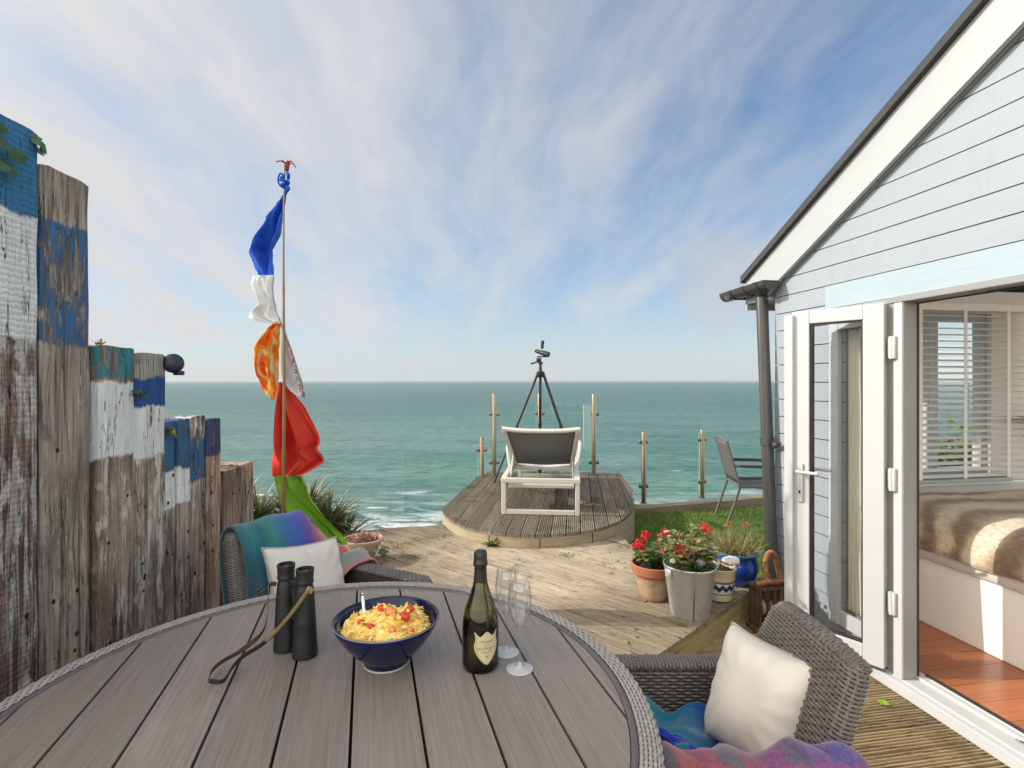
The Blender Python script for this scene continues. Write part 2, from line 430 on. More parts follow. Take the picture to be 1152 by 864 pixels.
for (a, b_) in (((-24000, 40), (24000, 24000)),):
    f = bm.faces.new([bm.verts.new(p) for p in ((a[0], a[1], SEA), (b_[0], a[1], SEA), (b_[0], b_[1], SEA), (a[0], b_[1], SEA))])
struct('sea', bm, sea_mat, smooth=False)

# lawn --------------------------------------------------------------------
lawn_out = [(1.0, 4.2), (1.5, 3.86), (1.74, 3.6), (2.6, 3.75), (5.2, 4.2), (5.6, 7.7), (3.4, 7.27), (1.55, 6.66), (1.2, 6.5), (1.0, 5.2)]
lawn_mat, T = newmat('lawn_soil'); o = T.obj()
T.set(Base_Color=T.mix(T.noise(o, 5, 6, .7), (.03, .06, .012), (.075, .13, .025)), Roughness=.95)
bm = B()
vs = [[bm.verts.new((.9 + .15 * i, 3.55 + .15 * j, lawn_z(.9 + .15 * i, 3.55 + .15 * j) - .01)) for i in range(33)] for j in range(26)]
for j in range(25):
    for i in range(32): bm.faces.new((vs[j][i], vs[j][i + 1], vs[j + 1][i + 1], vs[j + 1][i]))
struct('lawn', bm, lawn_mat)
def inside(p, poly):
    c = False
    for i in range(len(poly)):
        a, b = poly[i], poly[i - 1]
        if (a[1] > p[1]) != (b[1] > p[1]) and p[0] < (b[0] - a[0]) * (p[1] - a[1]) / (b[1] - a[1]) + a[0]: c = not c
    return c
grass_mat = leafmat('grass_blades', (.07, .16, .014), (.22, .34, .045), dead=(.34, .32, .12), rough=.6, transl=.35)
bm = B(); tints = []
for _ in range(26000):
    x, y = rnd.uniform(.9, 5.0), rnd.uniform(3.6, 7.5)
    if not inside((x, y), lawn_out): continue
    if rnd.random() < max(0, (x - 3.6) * .5): continue
    z = lawn_z(x, y) - .012; hgt = rnd.uniform(.02, .055) * (1 + .4 * nz(x * 1.5, y * 1.5)); a = rnd.uniform(0, 6.3); w = rnd.uniform(.0025, .005)
    dx, dy = math.cos(a), math.sin(a); lx, ly = rnd.gauss(0, .018), rnd.gauss(0, .018)
    p = [bm.verts.new(q) for q in ((x - dx * w, y - dy * w, z), (x + dx * w, y + dy * w, z), (x + lx + dx * w * .6, y + ly + dy * w * .6, z + hgt * .65), (x + lx * 2, y + ly * 2, z + hgt), (x + lx - dx * w * .6, y + ly - dy * w * .6, z + hgt * .65))]
    bm.faces.new(p); t = max(0, min(1, .5 + .5 * nz(x * 1.1, y * 1.1, 4) + rnd.gauss(0, .2))); tints.append((t, rnd.random() * .95 + (.06 if nz(x * .8, y * .8, 9) > .1 else 0), 0))
g_o = obj('grass', bm, grass_mat, smooth=False, fix=False); setcol(g_o, 'tint', tints)
tag(g_o, 'short sunlit green grass of the small lawn beside the house', 'grass', kind='stuff')

# timber kerb of the lawn
kerb_mat = plain('kerb_timber', (.23, .175, .115), .9, var=.35, stretch=(1.5, 1.5, 24), sc=3, bump=.5, bsc=8, bdist=.004, dirt=(.07, .05, .03), dirt_amt=.7)
bm = B()
ka, kb, kc = G(700, 572, -.08), G(860, 558, -.08), V((5.6, 7.75, -.08))
for a, b in ((ka, kb), (kb, kc)):
    beam(bm, a - V((0, 0, .15)), b - V((0, 0, .15)), .13, .3, bevel=.008)
struct('lawn_kerb', bm, kerb_mat, smooth=False)

# lower deck: ridged boards square to the house wall ---------------------------
Cn = V((1.722, 3.48, 0)); dn = V((.1666, -.986, 0)); nn = V((.986, .1666, 0))
lower_mat = decking('lower_decking', (.11, .075, .036), (.50, .38, .225), (.986, .1666), moss=(.06, .05, .02))
bm = B(); cols = []
pitch, gapw = .126, .006
k = 0; s = -.35
while s < 5.2:
    # ridged profile across the board: seven ridges
    prof = [(0, -.025)]
    nr = 7; rw = (pitch - gapw) / nr
    for r in range(nr):
        q = r * rw
        prof += [(q + .0002, -.004 if r == 0 else -.0105), (q + rw * .24, 0), (q + rw * .66, 0), (q + rw * .88, -.0105)]
    prof.append((pitch - gapw, -.025))
    ends = [-3.6, rnd.uniform(-2.2, -1.4), .06]
    tcol = None
    for e0, e1 in ((ends[0], ends[1] - .004), (ends[1], ends[2])):
        t = (rnd.random(), rnd.random(), rnd.random()); dz = rnd.uniform(-.0015, .0015)
        a = [bm.verts.new(Cn + dn * (s + q) + nn * e0 + V((0, 0, h + dz))) for q, h in prof]
        b = [bm.verts.new(Cn + dn * (s + q) + nn * e1 + V((0, 0, h + dz))) for q, h in prof]
        for i in range(len(prof) - 1):
            bm.faces.new((a[i], b[i], b[i + 1], a[i + 1])); cols.append(t)
    s += pitch
ld = struct('lower_deck', bm, lower_mat, smooth=False, fix=False); setcol(ld, 'tint', cols)
# joists / dark earth under the boards
bm = B(); box(bm, (-.6, 1.0, -.09), (6.5, 6.4, .09)); struct('deck_underside', bm, dark_gap, smooth=False)

# upper deck --------------------------------------------------------------
ZU = .15
up_out = [V((-1.62, 3.1)), V((-.5, 3.0)), V((.42, 2.36)), V((.735, 2.632)), V((1.5, 3.384)), V((1.715, 3.6)), V((1.5, 3.88)), V((.97, 4.26)), V((.95, 5.0)), V((-.6, 5.0)), V((-1.62, 4.72))]
bd = V((.75, -.66)).normalized(); bp = V((.66, .75)).normalized()
upper_mat = decking('upper_decking', (.15, .115, .078), (.40, .33, .235), (bd.x, bd.y), moss=(.15, .12, .07), sun=(.60, .505, .38), rough=.9, grit=.5, worn=(.40, 4.0, 1.0))  # left and front right corners browned, partly for the shade cast there
bm = B(); cols = []
w = .132; q = -1.2 * 1
rng = [p.dot(bp) for p in up_out]; q = min(rng) - .02
while q < max(rng):
    pl = clip(clip(up_out, bp * (q + .0045), bp), bp * (q + w - .0045), -bp)
    if len(pl) > 2:
        # two lengths per course
        sp = rnd.uniform(-1.8, 1.5)
        for half, sg in ((bd * (sp + .002), 1), (bd * (sp - .002), -1)):
            pc = clip(pl, half, bd * sg)
            if len(pc) < 3: continue
            area = abs(sum(pc[i].cross(pc[(i + 1) % len(pc)]) if hasattr(pc[i], 'cross') else 0 for i in range(len(pc))))
            if area < 1e-4: continue
            nf = len(bm.faces); dz = rnd.uniform(-.003, .003); tl = rnd.uniform(-.0015, .0015)
            v_ = prism(bm, [(p.x, p.y) for p in pc], ZU - .03, ZU + dz)
            t = (rnd.random(), rnd.random(), rnd.random()); cols += [t] * (len(bm.faces) - nf)
    q += w
bm.normal_update()
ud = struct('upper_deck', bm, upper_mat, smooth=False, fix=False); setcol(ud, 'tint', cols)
# step fascia under the front edge, set back 4 mm
fascia_mat = plain('step_fascia_timber', (.36, .275, .115), .85, var=.35, stretch=(1.5, 1.5, 26), sc=3, bump=.5, bsc=8, bdist=.004, dirt=(.10, .085, .03), dirt_amt=.7)
bm = B()
fr = [V((-1.62, 3.1, 0)), V((-.5, 3.0, 0)), V((.42, 2.36, 0)), V((.735, 2.632, 0)), V((1.5, 3.384, 0)), V((1.7, 3.585, 0))]
for a, b in zip(fr, fr[1:]):
    nrm = V((0, 0, 1)).cross(b - a).normalized()
    beam(bm, a + nrm * .018 + V((0, 0, .056)), b + nrm * .018 + V((0, 0, .056)), .03, .118, bevel=.003)
struct('step_fascia', bm, fascia_mat, smooth=False)
bm = B(); prism(bm, [(p.x * .985, p.y * .985 + .05) for p in up_out], -.1, ZU - .034); struct('upper_deck_underside', bm, dark_gap, smooth=False)

# ================================================================== HOUSE
EAVE_SL = .510
house = thing('beach_house', 'white weatherboard beach house with dark gutter and open glazed door', 'house', Cn, math.atan2(.1666, .986))
W, D = 5.4, 4.2                                   # gable width (along -y local), depth (x local)
def hp(px, py, t=0.0):                            # measured point on the plane x=t of the house, as local (t, y, z)
    u = (px - CX) / F; Y = (2.31 + 1.014 * t) / (u + .169)
    return V((t, -(3.48 + .1666 * t - Y) / .986, CAMZ - (py - CY) / F * Y))
side_mat, T = newmat('pale_blue_weatherboard'); o = T.obj()
n1 = T.noise(T.scale(o, (1, .8, 8)), 4, 6, .7); n2 = T.noise(o, 2, 5, .6)
c = T.mix(n1, (.285, .318, .36), (.335, .368, .408)); c = T.mix(T.math('MULTIPLY', T.step(T.noise(T.scale(o, (1, 7, .7)), 2.2, 5, .7), .55, .72), .35), c, (.24, .25, .255)); c = T.mix(T.math('MULTIPLY', T.step(n2, .5, .75), .10), c, (.42, .45, .47))
T.set(Base_Color=c, Roughness=.5, Normal=T.bump(T.noise(T.scale(o, (1, 1.2, 40)), 6, 4, .6), .2, .002))
blue_board = plain('light_blue_board', (.335, .41, .45), .5, var=.1, stretch=(1, 1, 14), sc=4, bump=.2, bsc=10)
def roof_line(yl): return 2.135 + EAVE_SL * min(-yl, W + yl)     # top of the wall under the roof at local y
def s_at(z): return (z - 2.135) / EAVE_SL
S0, S1, ZH = .86, 3.9, 1.905                      # the door frame: from / to along the wall, widened out of view for light; head
bm = B(); rows = []
zz = 2.042 - 18 * .11; k = 0
while zz < 3.6:
    z0, z1 = zz, zz + .1045
    lo = max(0.0, s_at(z0)); hi = W - lo; lo1 = max(0.0, s_at(z1)); hi1 = W - lo1
    if z1 > 2.135 + EAVE_SL * W / 2: break
    segs = [(lo, hi, lo1, hi1)]
    if z1 < ZH + .12 and z0 > .02 or z0 < ZH: segs = [(lo, S0 - .003, lo1, S0 - .003), (S1 + .003, hi, S1 + .003, hi1)] if z0 < ZH - .001 else segs
    for (a, b, a1, b1) in segs:
        if b - a < .01: continue
        blue = 0
        pieces = [(a, b, a1, b1, 0)]
        if a < .5 and b > .8 and z0 < 1.78 and z1 > .24: pieces = [(a, .566, a1, .566, 0), (.804, b, .804, b1, 0)]
        if abs(z0 - 2.042 + .11) < .02: pieces = [(0.0, .44, 0.0, .44, 0), (.444, 3.4, .444, 3.4, 1), (3.404, hi, 3.404, hi1, 0)]
        for (p, q, p1, q1, mi) in pieces:
            zb = z0 if mi == 0 else ZH + .002
            vs_ = []
            for x in (0.0 if mi == 0 else -.004, .02):
                vs_.append([bm.verts.new((x, -p, zb)), bm.verts.new((x, -q, zb)), bm.verts.new((x, -q1, z1 - .0)), bm.verts.new((x, -p1, z1))])
            f0, f1 = vs_
            fs = [bm.faces.new(f0), bm.faces.new(f1[::-1])] + [bm.faces.new((f0[i], f0[(i + 1) % 4], f1[(i + 1) % 4], f1[i])) for i in range(4)]
            for f in fs: f.material_index = mi
    zz += .11
groove = plain('board_groove', (.2, .21, .22), .8, var=.1, bump=0)
obj('weatherboard', bm, [side_mat, blue_board], house, smooth=False)
# the wall behind the boards, with its opening; far eaves wall with the window; back and near walls; ceiling
in_white = plain('interior_white_paint', (.9, .87, .83), .7, var=.02, bump=.04)
bm = B()
def wallpoly(bm, pts, x0, x1):
    a = [bm.verts.new((x0, -s, z)) for s, z in pts]; b = [bm.verts.new((x1, -s, z)) for s, z in pts]
    bm.faces.new(a); bm.faces.new(b[::-1])
    for i in range(len(pts)):
        j = (i + 1) % len(pts); bm.faces.new((a[i], a[j], b[j], b[i]))
for (a_, b_, c_, d_) in ((.02, .566, -.1, ZH), (.804, S0 - .002, -.1, ZH), (.566, .804, -.1, .24), (.566, .804, 1.78, ZH)): wallpoly(bm, [(a_, c_), (b_, c_), (b_, d_), (a_, d_)], .021, .12)
wallpoly(bm, [(S1 + .002, -.1), (W - .02, -.1), (W - .02, ZH), (S1 + .002, ZH)], .021, .12)
wallpoly(bm, [(.02, ZH + .001), (W - .02, ZH + .001), (W - .02, 2.13), (W / 2, 2.12 + EAVE_SL * (W / 2 - .02)), (.02, 2.13)], .021, .12)
obj('inner_wall', bm, [groove], house, smooth=False)
bm = B()
WT0, WT1, WZ0, WZ1 = .62, 1.52, .86, 1.95
for (x0, x1, z0, z1) in ((.121, WT0, -.1, 2.1), (WT1, D, -.1, 2.1), (WT0, WT1, -.1, WZ0), (WT0, WT1, WZ1, 2.1)):
    box(bm, ((x0 + x1) / 2, -.08, (z0 + z1) / 2), (x1 - x0, .12, z1 - z0))
box(bm, (D / 2, -W + .08, 1.0), (D - .25, .12, 2.2)); 
for (a_, b_, c_, d_) in ((.15, .5, -.1, 2.1), (5.0, W - .15, -.1, 2.1), (.5, 5.0, -.1, .12), (.5, 5.0, 2.05, 2.1)): wallpoly(bm, [(a_, c_), (b_, c_), (b_, d_), (a_, d_)], D, D + .12)  # wide opening added in the unseen back wall to brighten the room
wallpoly(bm, [(.15, 2.1), (W - .15, 2.1), (W / 2, 2.1 + EAVE_SL * (W / 2 - .15))], D, D + .12)
obj('side_wall', bm, in_white, house, smooth=False)
bm = B()                                            # inner face of the gable wall
for (a_, b_, c_, d_) in ((.14, .566, -.1, 2.1), (.804, S0 - .002, -.1, 2.1), (.566, .804, -.1, .24), (.566, .804, 1.78, 2.1)): wallpoly(bm, [(a_, c_), (b_, c_), (b_, d_), (a_, d_)], .122, .135)
wallpoly(bm, [(S1 + .002, -.1), (W - .14, -.1), (W - .14, 2.1), (S1 + .002, 2.1)], .122, .135)
wallpoly(bm, [(S0 - .0, ZH + .001), (S1 + .0, ZH + .001), (S1, 2.1), (S0, 2.1)], .122, .135)
obj('plaster_lining', bm, in_white, house, smooth=False)
bm = B()                                            # vaulted ceiling, an unseen rooflight added on each slope to brighten the room
RL = (1.0, 2.8, .55, 1.75)                           # added rooflight: x0, x1, and distance from the eaves s0, s1
def slope_panels(bm, off, th, X0, X1, SA, lo_up=1):
    for sg in (0, 1):
        for (x0, x1, s0, s1) in ((X0, RL[0], SA, W / 2), (RL[1], X1, SA, W / 2), (RL[0], RL[1], SA, RL[2]), (RL[0], RL[1], RL[3], W / 2)):
            pts = [V((x, -sl if sg == 0 else -(W - sl), 2.135 + EAVE_SL * sl + off)) for x, sl in ((x0, s0), (x1, s0), (x1, s1), (x0, s1))]
            lo = [bm.verts.new(p) for p in pts]; hi = [bm.verts.new(p + V((0, 0, th))) for p in pts]
            bm.faces.new(lo); bm.faces.new(hi[::-1])
            for i in range(4): bm.faces.new((lo[i], lo[(i + 1) % 4], hi[(i + 1) % 4], hi[i]))
slope_panels(bm, .03, .02, .13, D, .15); obj('room_ceiling', bm, in_white, house, smooth=False)
wallpts = [(.15, 2.1), (W - .15, 2.1), (W / 2, 2.1 + EAVE_SL * (W / 2 - .15))]
bm = B(); wallpoly(bm, wallpts, .122, .135); obj('gable_lining', bm, in_white, house, smooth=False)
for sg in (0, 1):
    bm = B(); pts = [V((x, -sl if sg == 0 else -(W - sl), 2.135 + EAVE_SL * sl + .20)) for x, sl in ((RL[0], RL[2]), (RL[1], RL[2]), (RL[1], RL[3]), (RL[0], RL[3]))]
    bm.faces.new([bm.verts.new(p) for p in pts]); obj('added_rooflight_glass', bm, pane, house, smooth=False)
# weatherboard on the outside of the eaves wall (seen from the side)
bm = B()
for k in range(20):
    z0 = 2.042 - 18 * .11 + k * .11
    if z0 + .1 > 2.1: break
    for (x0, x1) in (((0.02, WT0 - .02), (WT1 + .02, D)) if z0 + .1 > WZ0 and z0 < WZ1 else ((.02, D),)):
        box(bm, ((x0 + x1) / 2, -.008, z0 + .053), (x1 - x0, .016, .1065))
obj('eaves_weatherboard', bm, side_mat, house, smooth=False)
# interior floor of polished boards
floor_mat, T = newmat('polished_floorboards'); o = T.obj(); t = T.attr('tint')
g = T.noise(T.scale(T.vmath('ADD', o, T.scale(t, (3, 9, 0))), (1.5, 22, 1)), 2, 6, .65, .8)
c = T.mix(g, (.20, .055, .02), (.50, .175, .06)); c = T.mix(1.0, c, T.mix(T.sep(t)[0], (.7, .65, .6), (1.2, 1.15, 1.1)), 'MULTIPLY')
T.set(Base_Color=c, Roughness=.28, Normal=T.bump(g, .15, .003))
bm = B(); cols = []
s = .14
while s < W - .15:
    for x0, x1 in ((.125, 1.6 + .9 * rnd.random()), (2.6, D)):
        if x0 > .2: x0 = xprev + .002
        nf = len(bm.faces); box(bm, ((x0 + x1) / 2, -s - .065, .065), (x1 - x0, .1275, .03)); xprev = x1
        t = (rnd.random(), rnd.random(), rnd.random()); cols += [t] * (len(bm.faces) - nf)
    s += .13
fl = obj('floorboards', bm, floor_mat, house, smooth=False, fix=False); setcol(fl, 'tint', cols)
# roof ----------------------------------------------------------------------
roof_mat = plain('dark_roof_felt', (.05, .05, .052), .85, var=.35, sc=12, bump=.6, bsc=50, bdist=.01)
bm = B()
OV = .27
slope_panels(bm, .185, .045, -.075, D + .25, -OV)
obj('roof', bm, roof_mat, house, smooth=False)
# barge boards
bm = B()
tb = -.08
b0, b1, t0, t1 = hp(880, 318, tb), hp(1152, 35, tb), hp(845, 310, tb), hp(1115, 0, tb)
def bz(sl, off): return 2.135 + EAVE_SL * sl + off
for sg in (0, 1):
    yy = (lambda sl: -sl) if sg == 0 else (lambda sl: -(W - sl))
    pts = [(-OV + .02, bz(-OV + .02, .04)), (-.03, bz(-.03, -.06)), (.10, bz(.10, -.044)), (W / 2, bz(W / 2, -.044)), (W / 2, bz(W / 2, .183)), (-OV + .02, bz(-OV + .02, .183))]
    a = [bm.verts.new((-.045, yy(s_), z_)) for s_, z_ in pts]; b = [bm.verts.new((-.02, yy(s_), z_)) for s_, z_ in pts]
    bm.faces.new(a); bm.faces.new(b[::-1])
    for i in range(len(pts)): bm.faces.new((a[i], a[(i + 1) % len(pts)], b[(i + 1) % len(pts)], b[i]))
obj('barge_board', bm, white_gloss, house, smooth=False)
# grey batten painting the shadow line below the barge board; soffit behind it
bm = B()
batten = plain('shadow_line_grey', (.2, .22, .23), .6, var=.1, bump=.05)
for sg in (0, 1):
    yy = (lambda sl: -sl) if sg == 0 else (lambda sl: -(W - sl))
    beam(bm, (-.010, yy(.12), bz(.12, -.049)), (-.010, yy(W / 2), bz(W / 2, -.049)), .010, .012, up=(1, 0, 0))
obj('shadow_line_batten', bm, batten, house, smooth=False)
bm = B(); box(bm, (.9, .13, 2.04), (1.9, .22, .02)); box(bm, (.9, .235, 2.07), (1.9, .02, .16)); obj('fascia', bm, white_gloss, house, smooth=False)
# gutter return and eaves gutter
def half_pipe(bm, a, b, r, n=10, th=.006):
    a, b = V(a), V(b); d = (b - a).normalized(); side = V((0, 0, 1)).cross(d).normalized()
    def S(u, v, rr): return (a if v == 0 else b) + side * math.cos(math.pi + u * math.pi) * rr + V((0, 0, 1)) * math.sin(math.pi + u * math.pi) * rr
    for rr in (r, r - th):
        grid(bm, lambda u, v: S(u, v, rr), n, 1)
    for e in (0, 1):
        c = a if e == 0 else b
        f = bm.faces.new([bm.verts.new(S(i / n, e, r)) for i in range(n + 1)])
    for e in (0, 1):   # rim lips
        bm.faces.new([bm.verts.new(S(e, 0, r)), bm.verts.new(S(e, 1, r)), bm.verts.new(S(e, 1, r - th)), bm.verts.new(S(e, 0, r - th))])
bm = B(); ga, gb = V((-.10, -.10, 2.135)), V((-.10, .40, 2.125))
half_pipe(bm, ga, gb, .058)
half_pipe(bm, (-.15, .31, 2.125), (D + .2, .31, 2.14), .055)
for k in (.14, .42, .72): 
    p = ga.lerp(gb, k); half_pipe(bm, p, p + V((0, .03, 0)), .064)
obj('gutter', bm, pipe_black, house, auto=40)
bm = B(); pt, pb = hp(857, 335, -.06), hp(868.5, 640, -.06)
tube(bm, [V((-.10, -.0, 2.12)), pt + V((0, 0, .03)), pt, pb, pb + (pb - pt).normalized() * .28], .037, 16)
for z in (.52, .94): tube(bm, [pt.lerp(pb, z), pt.lerp(pb, z + .03)], .044, 16)
dp = obj('downpipe', bm, pipe_black, house, auto=40)
bm = B()
c = pt.lerp(pb, .54); beam(bm, c + V((.0, -.03, 0)), c + V((.02, -.10, 0)), .02, .016); lathe(bm, [(0, 0), (.02, 0), (.022, .01), (.015, .02), (0, .022)], 14, c + V((.0, -.088, -.01)), M=Matrix.Rotation(R(-90), 3, 'Y'))
obj('pipe_clip', bm, pipe_black, dp)
# door frame, sill, threshold -------------------------------------------------
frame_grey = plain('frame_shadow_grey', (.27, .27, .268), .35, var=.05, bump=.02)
bm = B()
def jamb(s0, s1, x0, x1, z0, z1, mi=0, bev=.004): box(bm, ((x0 + x1) / 2, -(s0 + s1) / 2, (z0 + z1) / 2), (x1 - x0, s1 - s0, z1 - z0), bevel=bev, mi=mi)
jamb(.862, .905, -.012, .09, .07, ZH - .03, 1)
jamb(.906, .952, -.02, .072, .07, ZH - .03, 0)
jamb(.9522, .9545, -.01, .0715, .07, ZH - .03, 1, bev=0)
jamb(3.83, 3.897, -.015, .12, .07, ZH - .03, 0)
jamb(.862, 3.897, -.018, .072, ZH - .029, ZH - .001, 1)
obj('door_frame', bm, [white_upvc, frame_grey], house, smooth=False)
bm = B()
jamb(.10, 4.1, -.035, .028, -.0, .055); jamb(.10, 4.1, -.012, .06, .0551, .069); jamb(.86, 3.897, .0601, .118, .04, .082)
jamb(1.0, 3.85, .082, .094, .0821, .09)
obj('door_sill', bm, [white_upvc], house, smooth=False)
bm = B(); jamb(1.39, 1.47, .046, .072, .0691, .073, bev=.001); jamb(1.405, 1.455, .054, .064, .0731, .0745, 1, bev=0); obj('drain_slot', bm, [plain('slot_plastic', (.3, .29, .27), .4), dark_gap], house, smooth=False)
bm = B(); jamb(.9547, .9585, .062, .071, .083, ZH - .032, bev=0); jamb(.955, 3.82, .062, .071, ZH - .038, ZH - .031, bev=0); jamb(.96, 3.82, .1, .1185, .0825, .0895, bev=0)
obj('door_seal', bm, black_rubber, house, smooth=False)
# the open leaf: hinged on the jamb, swung out towards the corner
hinge = V((-.03, -.875, 0)); ldir = V((-.486, .874, 0)).normalized(); lnor = V((0, 0, 1)).cross(ldir)      # lnor: into the wall side
LW, LT, LZ0, LZ1 = .433, .058, .088, 1.878
door = bpy.data.objects.new('door', None); COL.objects.link(door); door.parent = house; door.location = hinge
def lbox(bm, a0, a1, z0, z1, n0, n1, mi=0, bev=.004):
    M = Matrix((ldir, lnor, V((0, 0, 1)))).transposed()
    return box(bm, ldir * (a0 + a1) / 2 + lnor * (n0 + n1) / 2 + V((0, 0, (z0 + z1) / 2)), (a1 - a0, n1 - n0, z1 - z0), M, bev, mi)
bm = B()
lbox(bm, 0, .092, LZ0, LZ1, -LT / 2, LT / 2); lbox(bm, LW - .088, LW, LZ0, LZ1, -LT / 2, LT / 2)
lbox(bm, .0921, LW - .0881, LZ1 - .072, LZ1 - .0005, -LT / 2 + .002, LT / 2 - .002); lbox(bm, .0921, LW - .0881, LZ0 + .0005, LZ0 + .09, -LT / 2 + .002, LT / 2 - .002)
obj('sash', bm, [white_upvc], door, smooth=False)
bm = B(); lbox(bm, LW - .012, LW + .034, LZ0 + .01, LZ1 - .02, -.0, .05); obj('astragal', bm, [white_upvc], door, smooth=False)
bm = B(); 
for (a0, a1, z0, z1) in ((.0925, .101, LZ0 + .09, LZ1 - .072), (LW - .097, LW - .0885, LZ0 + .09, LZ1 - .072), (.101, LW - .097, LZ1 - .08, LZ1 - .0725), (.101, LW - .097, LZ0 + .0905, LZ0 + .098)):
    lbox(bm, a0, a1, z0, z1, -.018, .018, bev=0)
obj('glazing_bead', bm, black_rubber, door, smooth=False)
bm = B(); lbox(bm, .0995, LW - .0955, LZ0 + .096, LZ1 - .078, -.004, .004, bev=0); obj('door_glass', bm, pane, door, smooth=False)
for sg in (-1, 1):
    bm = B(); zc = .98
    lbox(bm, LW - .06, LW - .03, zc - .14, zc + .07, sg * (LT / 2 + .0005), sg * (LT / 2 + .012), bev=.004)
    c0 = ldir * (LW - .045) + V((0, 0, zc + .03)) + lnor * sg * (LT / 2 + .012)
    tube(bm, smooth_path([c0, c0 + lnor * sg * .035, c0 + lnor * sg * .045 - ldir * .02, c0 + lnor * sg * .045 - ldir * .11], 5), .009, 10)
    lathe(bm, [(.0, .0), (.009, 0), (.009, .004), (0, .004)], 12, ldir * (LW - .045) + V((0, 0, zc - .085)) + lnor * sg * (LT / 2 + .0105), M=Matrix.Rotation(R(90), 3, 'X'), mi=1)
    obj('door_handle', bm, [white_upvc, dark_gap], door, auto=40)
for z in (.42, 1.02, 1.66):
    bm = B()
    tube(bm, [V((-.005, -.033, z - .055)), V((-.005, -.033, z + .055))], .009, 12)
    box(bm, (.0, -.046, z), (.014, .016, .11), bevel=.003); box(bm, (.0, -.021, z), (.012, .014, .10), bevel=.003)
    obj('hinge', bm, [white_upvc], door, auto=40)
# narrow fixed window in the wall behind the open leaf
sidew = bpy.data.objects.new('side_window', None); COL.objects.link(sidew); sidew.parent = house; sidew.location = (0, -.68, 1.0)
def wl(s0, s1, z0, z1, x0, x1, mi=0, bev=.003): return box(bm, ((x0 + x1) / 2, .68 - (s0 + s1) / 2, (z0 + z1) / 2 - 1.0), (x1 - x0, s1 - s0, z1 - z0), bevel=bev, mi=mi)
bm = B(); wl(.50, .565, .16, 1.84, -.03, -.002); wl(.805, .858, .16, 1.84, -.03, -.002); wl(.5651, .8049, 1.78, 1.84, -.028, -.003); wl(.5651, .8049, .16, .24, -.028, -.003)
obj('window_frame', bm, white_upvc, sidew, smooth=False)
bm = B(); wl(.562, .808, .235, 1.785, -.014, -.010, bev=0); obj('window_pane', bm, pane, sidew, smooth=False)
# sea-facing window of the bedroom
seaw = bpy.data.objects.new('window', None); COL.objects.link(seaw); seaw.parent = house; seaw.location = ((WT0 + WT1) / 2, -.08, 1.4)
bm = B()
def ww(x0, x1, z0, z1, mi=0, w=.06): box(bm, ((x0 + x1) / 2 - (WT0 + WT1) / 2, 0, (z0 + z1) / 2 - 1.4), (x1 - x0, w, z1 - z0), bevel=.003, mi=mi)
ww(WT0, WT0 + .05, WZ0, WZ1); ww(WT1 - .05, WT1, WZ0, WZ1); ww(WT0 + .0501, WT1 - .0501, WZ0, WZ0 + .05); ww(WT0 + .0501, WT1 - .0501, WZ1 - .05, WZ1); ww(1.06, 1.13, WZ0 + .0501, WZ1 - .0501)
obj('window_frame', bm, white_upvc, seaw, smooth=False)
bm = B(); ww(WT0 + .045, 1.065, WZ0 + .045, WZ1 - .045, w=.006); ww(1.125, WT1 - .045, WZ0 + .045, WZ1 - .045, w=.006); obj('window_pane', bm, pane, seaw, smooth=False)
bm = B(); box(bm, (0, -.11, WZ0 - 1.4 - .012), (WT1 - WT0 + .1, .1, .022), bevel=.004); obj('window_sill', bm, white_gloss, seaw, smooth=False)

Hm = Matrix.Translation(Cn) @ Matrix.Rotation(math.atan2(.1666, .986), 4, 'Z')
hrz = math.atan2(.1666, .986)
def hw(t, s, z): return Hm @ V((t, -s, z))
# venetian blind (hangs in front of the window)
blind = thing('venetian_blind', 'white slatted venetian blind half open over the bedroom window', 'blind', hw(1.2, .19, 2.0), hrz)
slat_m = plain('blind_slat_white', (.9, .88, .85), .5, var=.02, bump=0)
bm = B(); box(bm, (.06, 0, -.02), (.98, .05, .05), bevel=.004); obj('headrail', bm, slat_m, blind, smooth=False)
bm = B(); z = -.075
while z > -1.15:
    box(bm, (.06, 0, z), (.97, .046, .003), Matrix.Rotation(R(14), 3, 'X')); z -= .042
obj('slats', bm, slat_m, blind, smooth=False)
bm = B(); box(bm, (.06, 0, z - .005), (.97, .05, .02), bevel=.004); obj('bottom_rail', bm, slat_m, blind, smooth=False)
for x in (-.32, .02, .36):
    bm = B(); box(bm, (x, -.027, (z - .02) / 2), (.026, .0015, -z - .02)); obj('ladder_tape', bm, slat_m, blind, smooth=False)
# bed, mattress, fur throw
BT0, BT1, BS0, BS1 = .62, 2.3, .22, 2.15
bed = thing('bed', 'white panelled bed base with pale mattress beside the bedroom window', 'bed', hw(1.46, 1.2, .08), hrz)
bm = B(); box(bm, (0, .015, .19), (BT1 - BT0, BS1 - BS0, .38), bevel=.006); obj('bed_base', bm, in_white, bed, smooth=False)
bm = B()
def msurf(u, v):
    a = u * 2 * math.pi
    hx, hy = (BT1 - BT0) / 2 + .02, (BS1 - BS0) / 2 + .02
    c, s_ = math.cos(a), math.sin(a); e = .12
    x = hx * math.copysign(abs(c) ** e, c); y = hy * math.copysign(abs(s_) ** e, s_)
    zz = [.382, .39, .46, .60, .64][min(4, int(v * 4 + .5))]; k = [.985, 1.0, 1.005, .985, .0][min(4, int(v * 4 + .5))]
    w = .008 * nz(a * 5, v * 3)
    return V((x * k + w, .015 + y * k + w, zz))
grid(bm, msurf, 160, 4, True)
obj('mattress', bm, plain('bed_linen', (.72, .69, .65), .8, var=.03, bump=.4, bsc=12, bdist=.01), bed)
fur_mat, T = newmat('faux_fur'); o = T.obj(); s = T.sep(o)
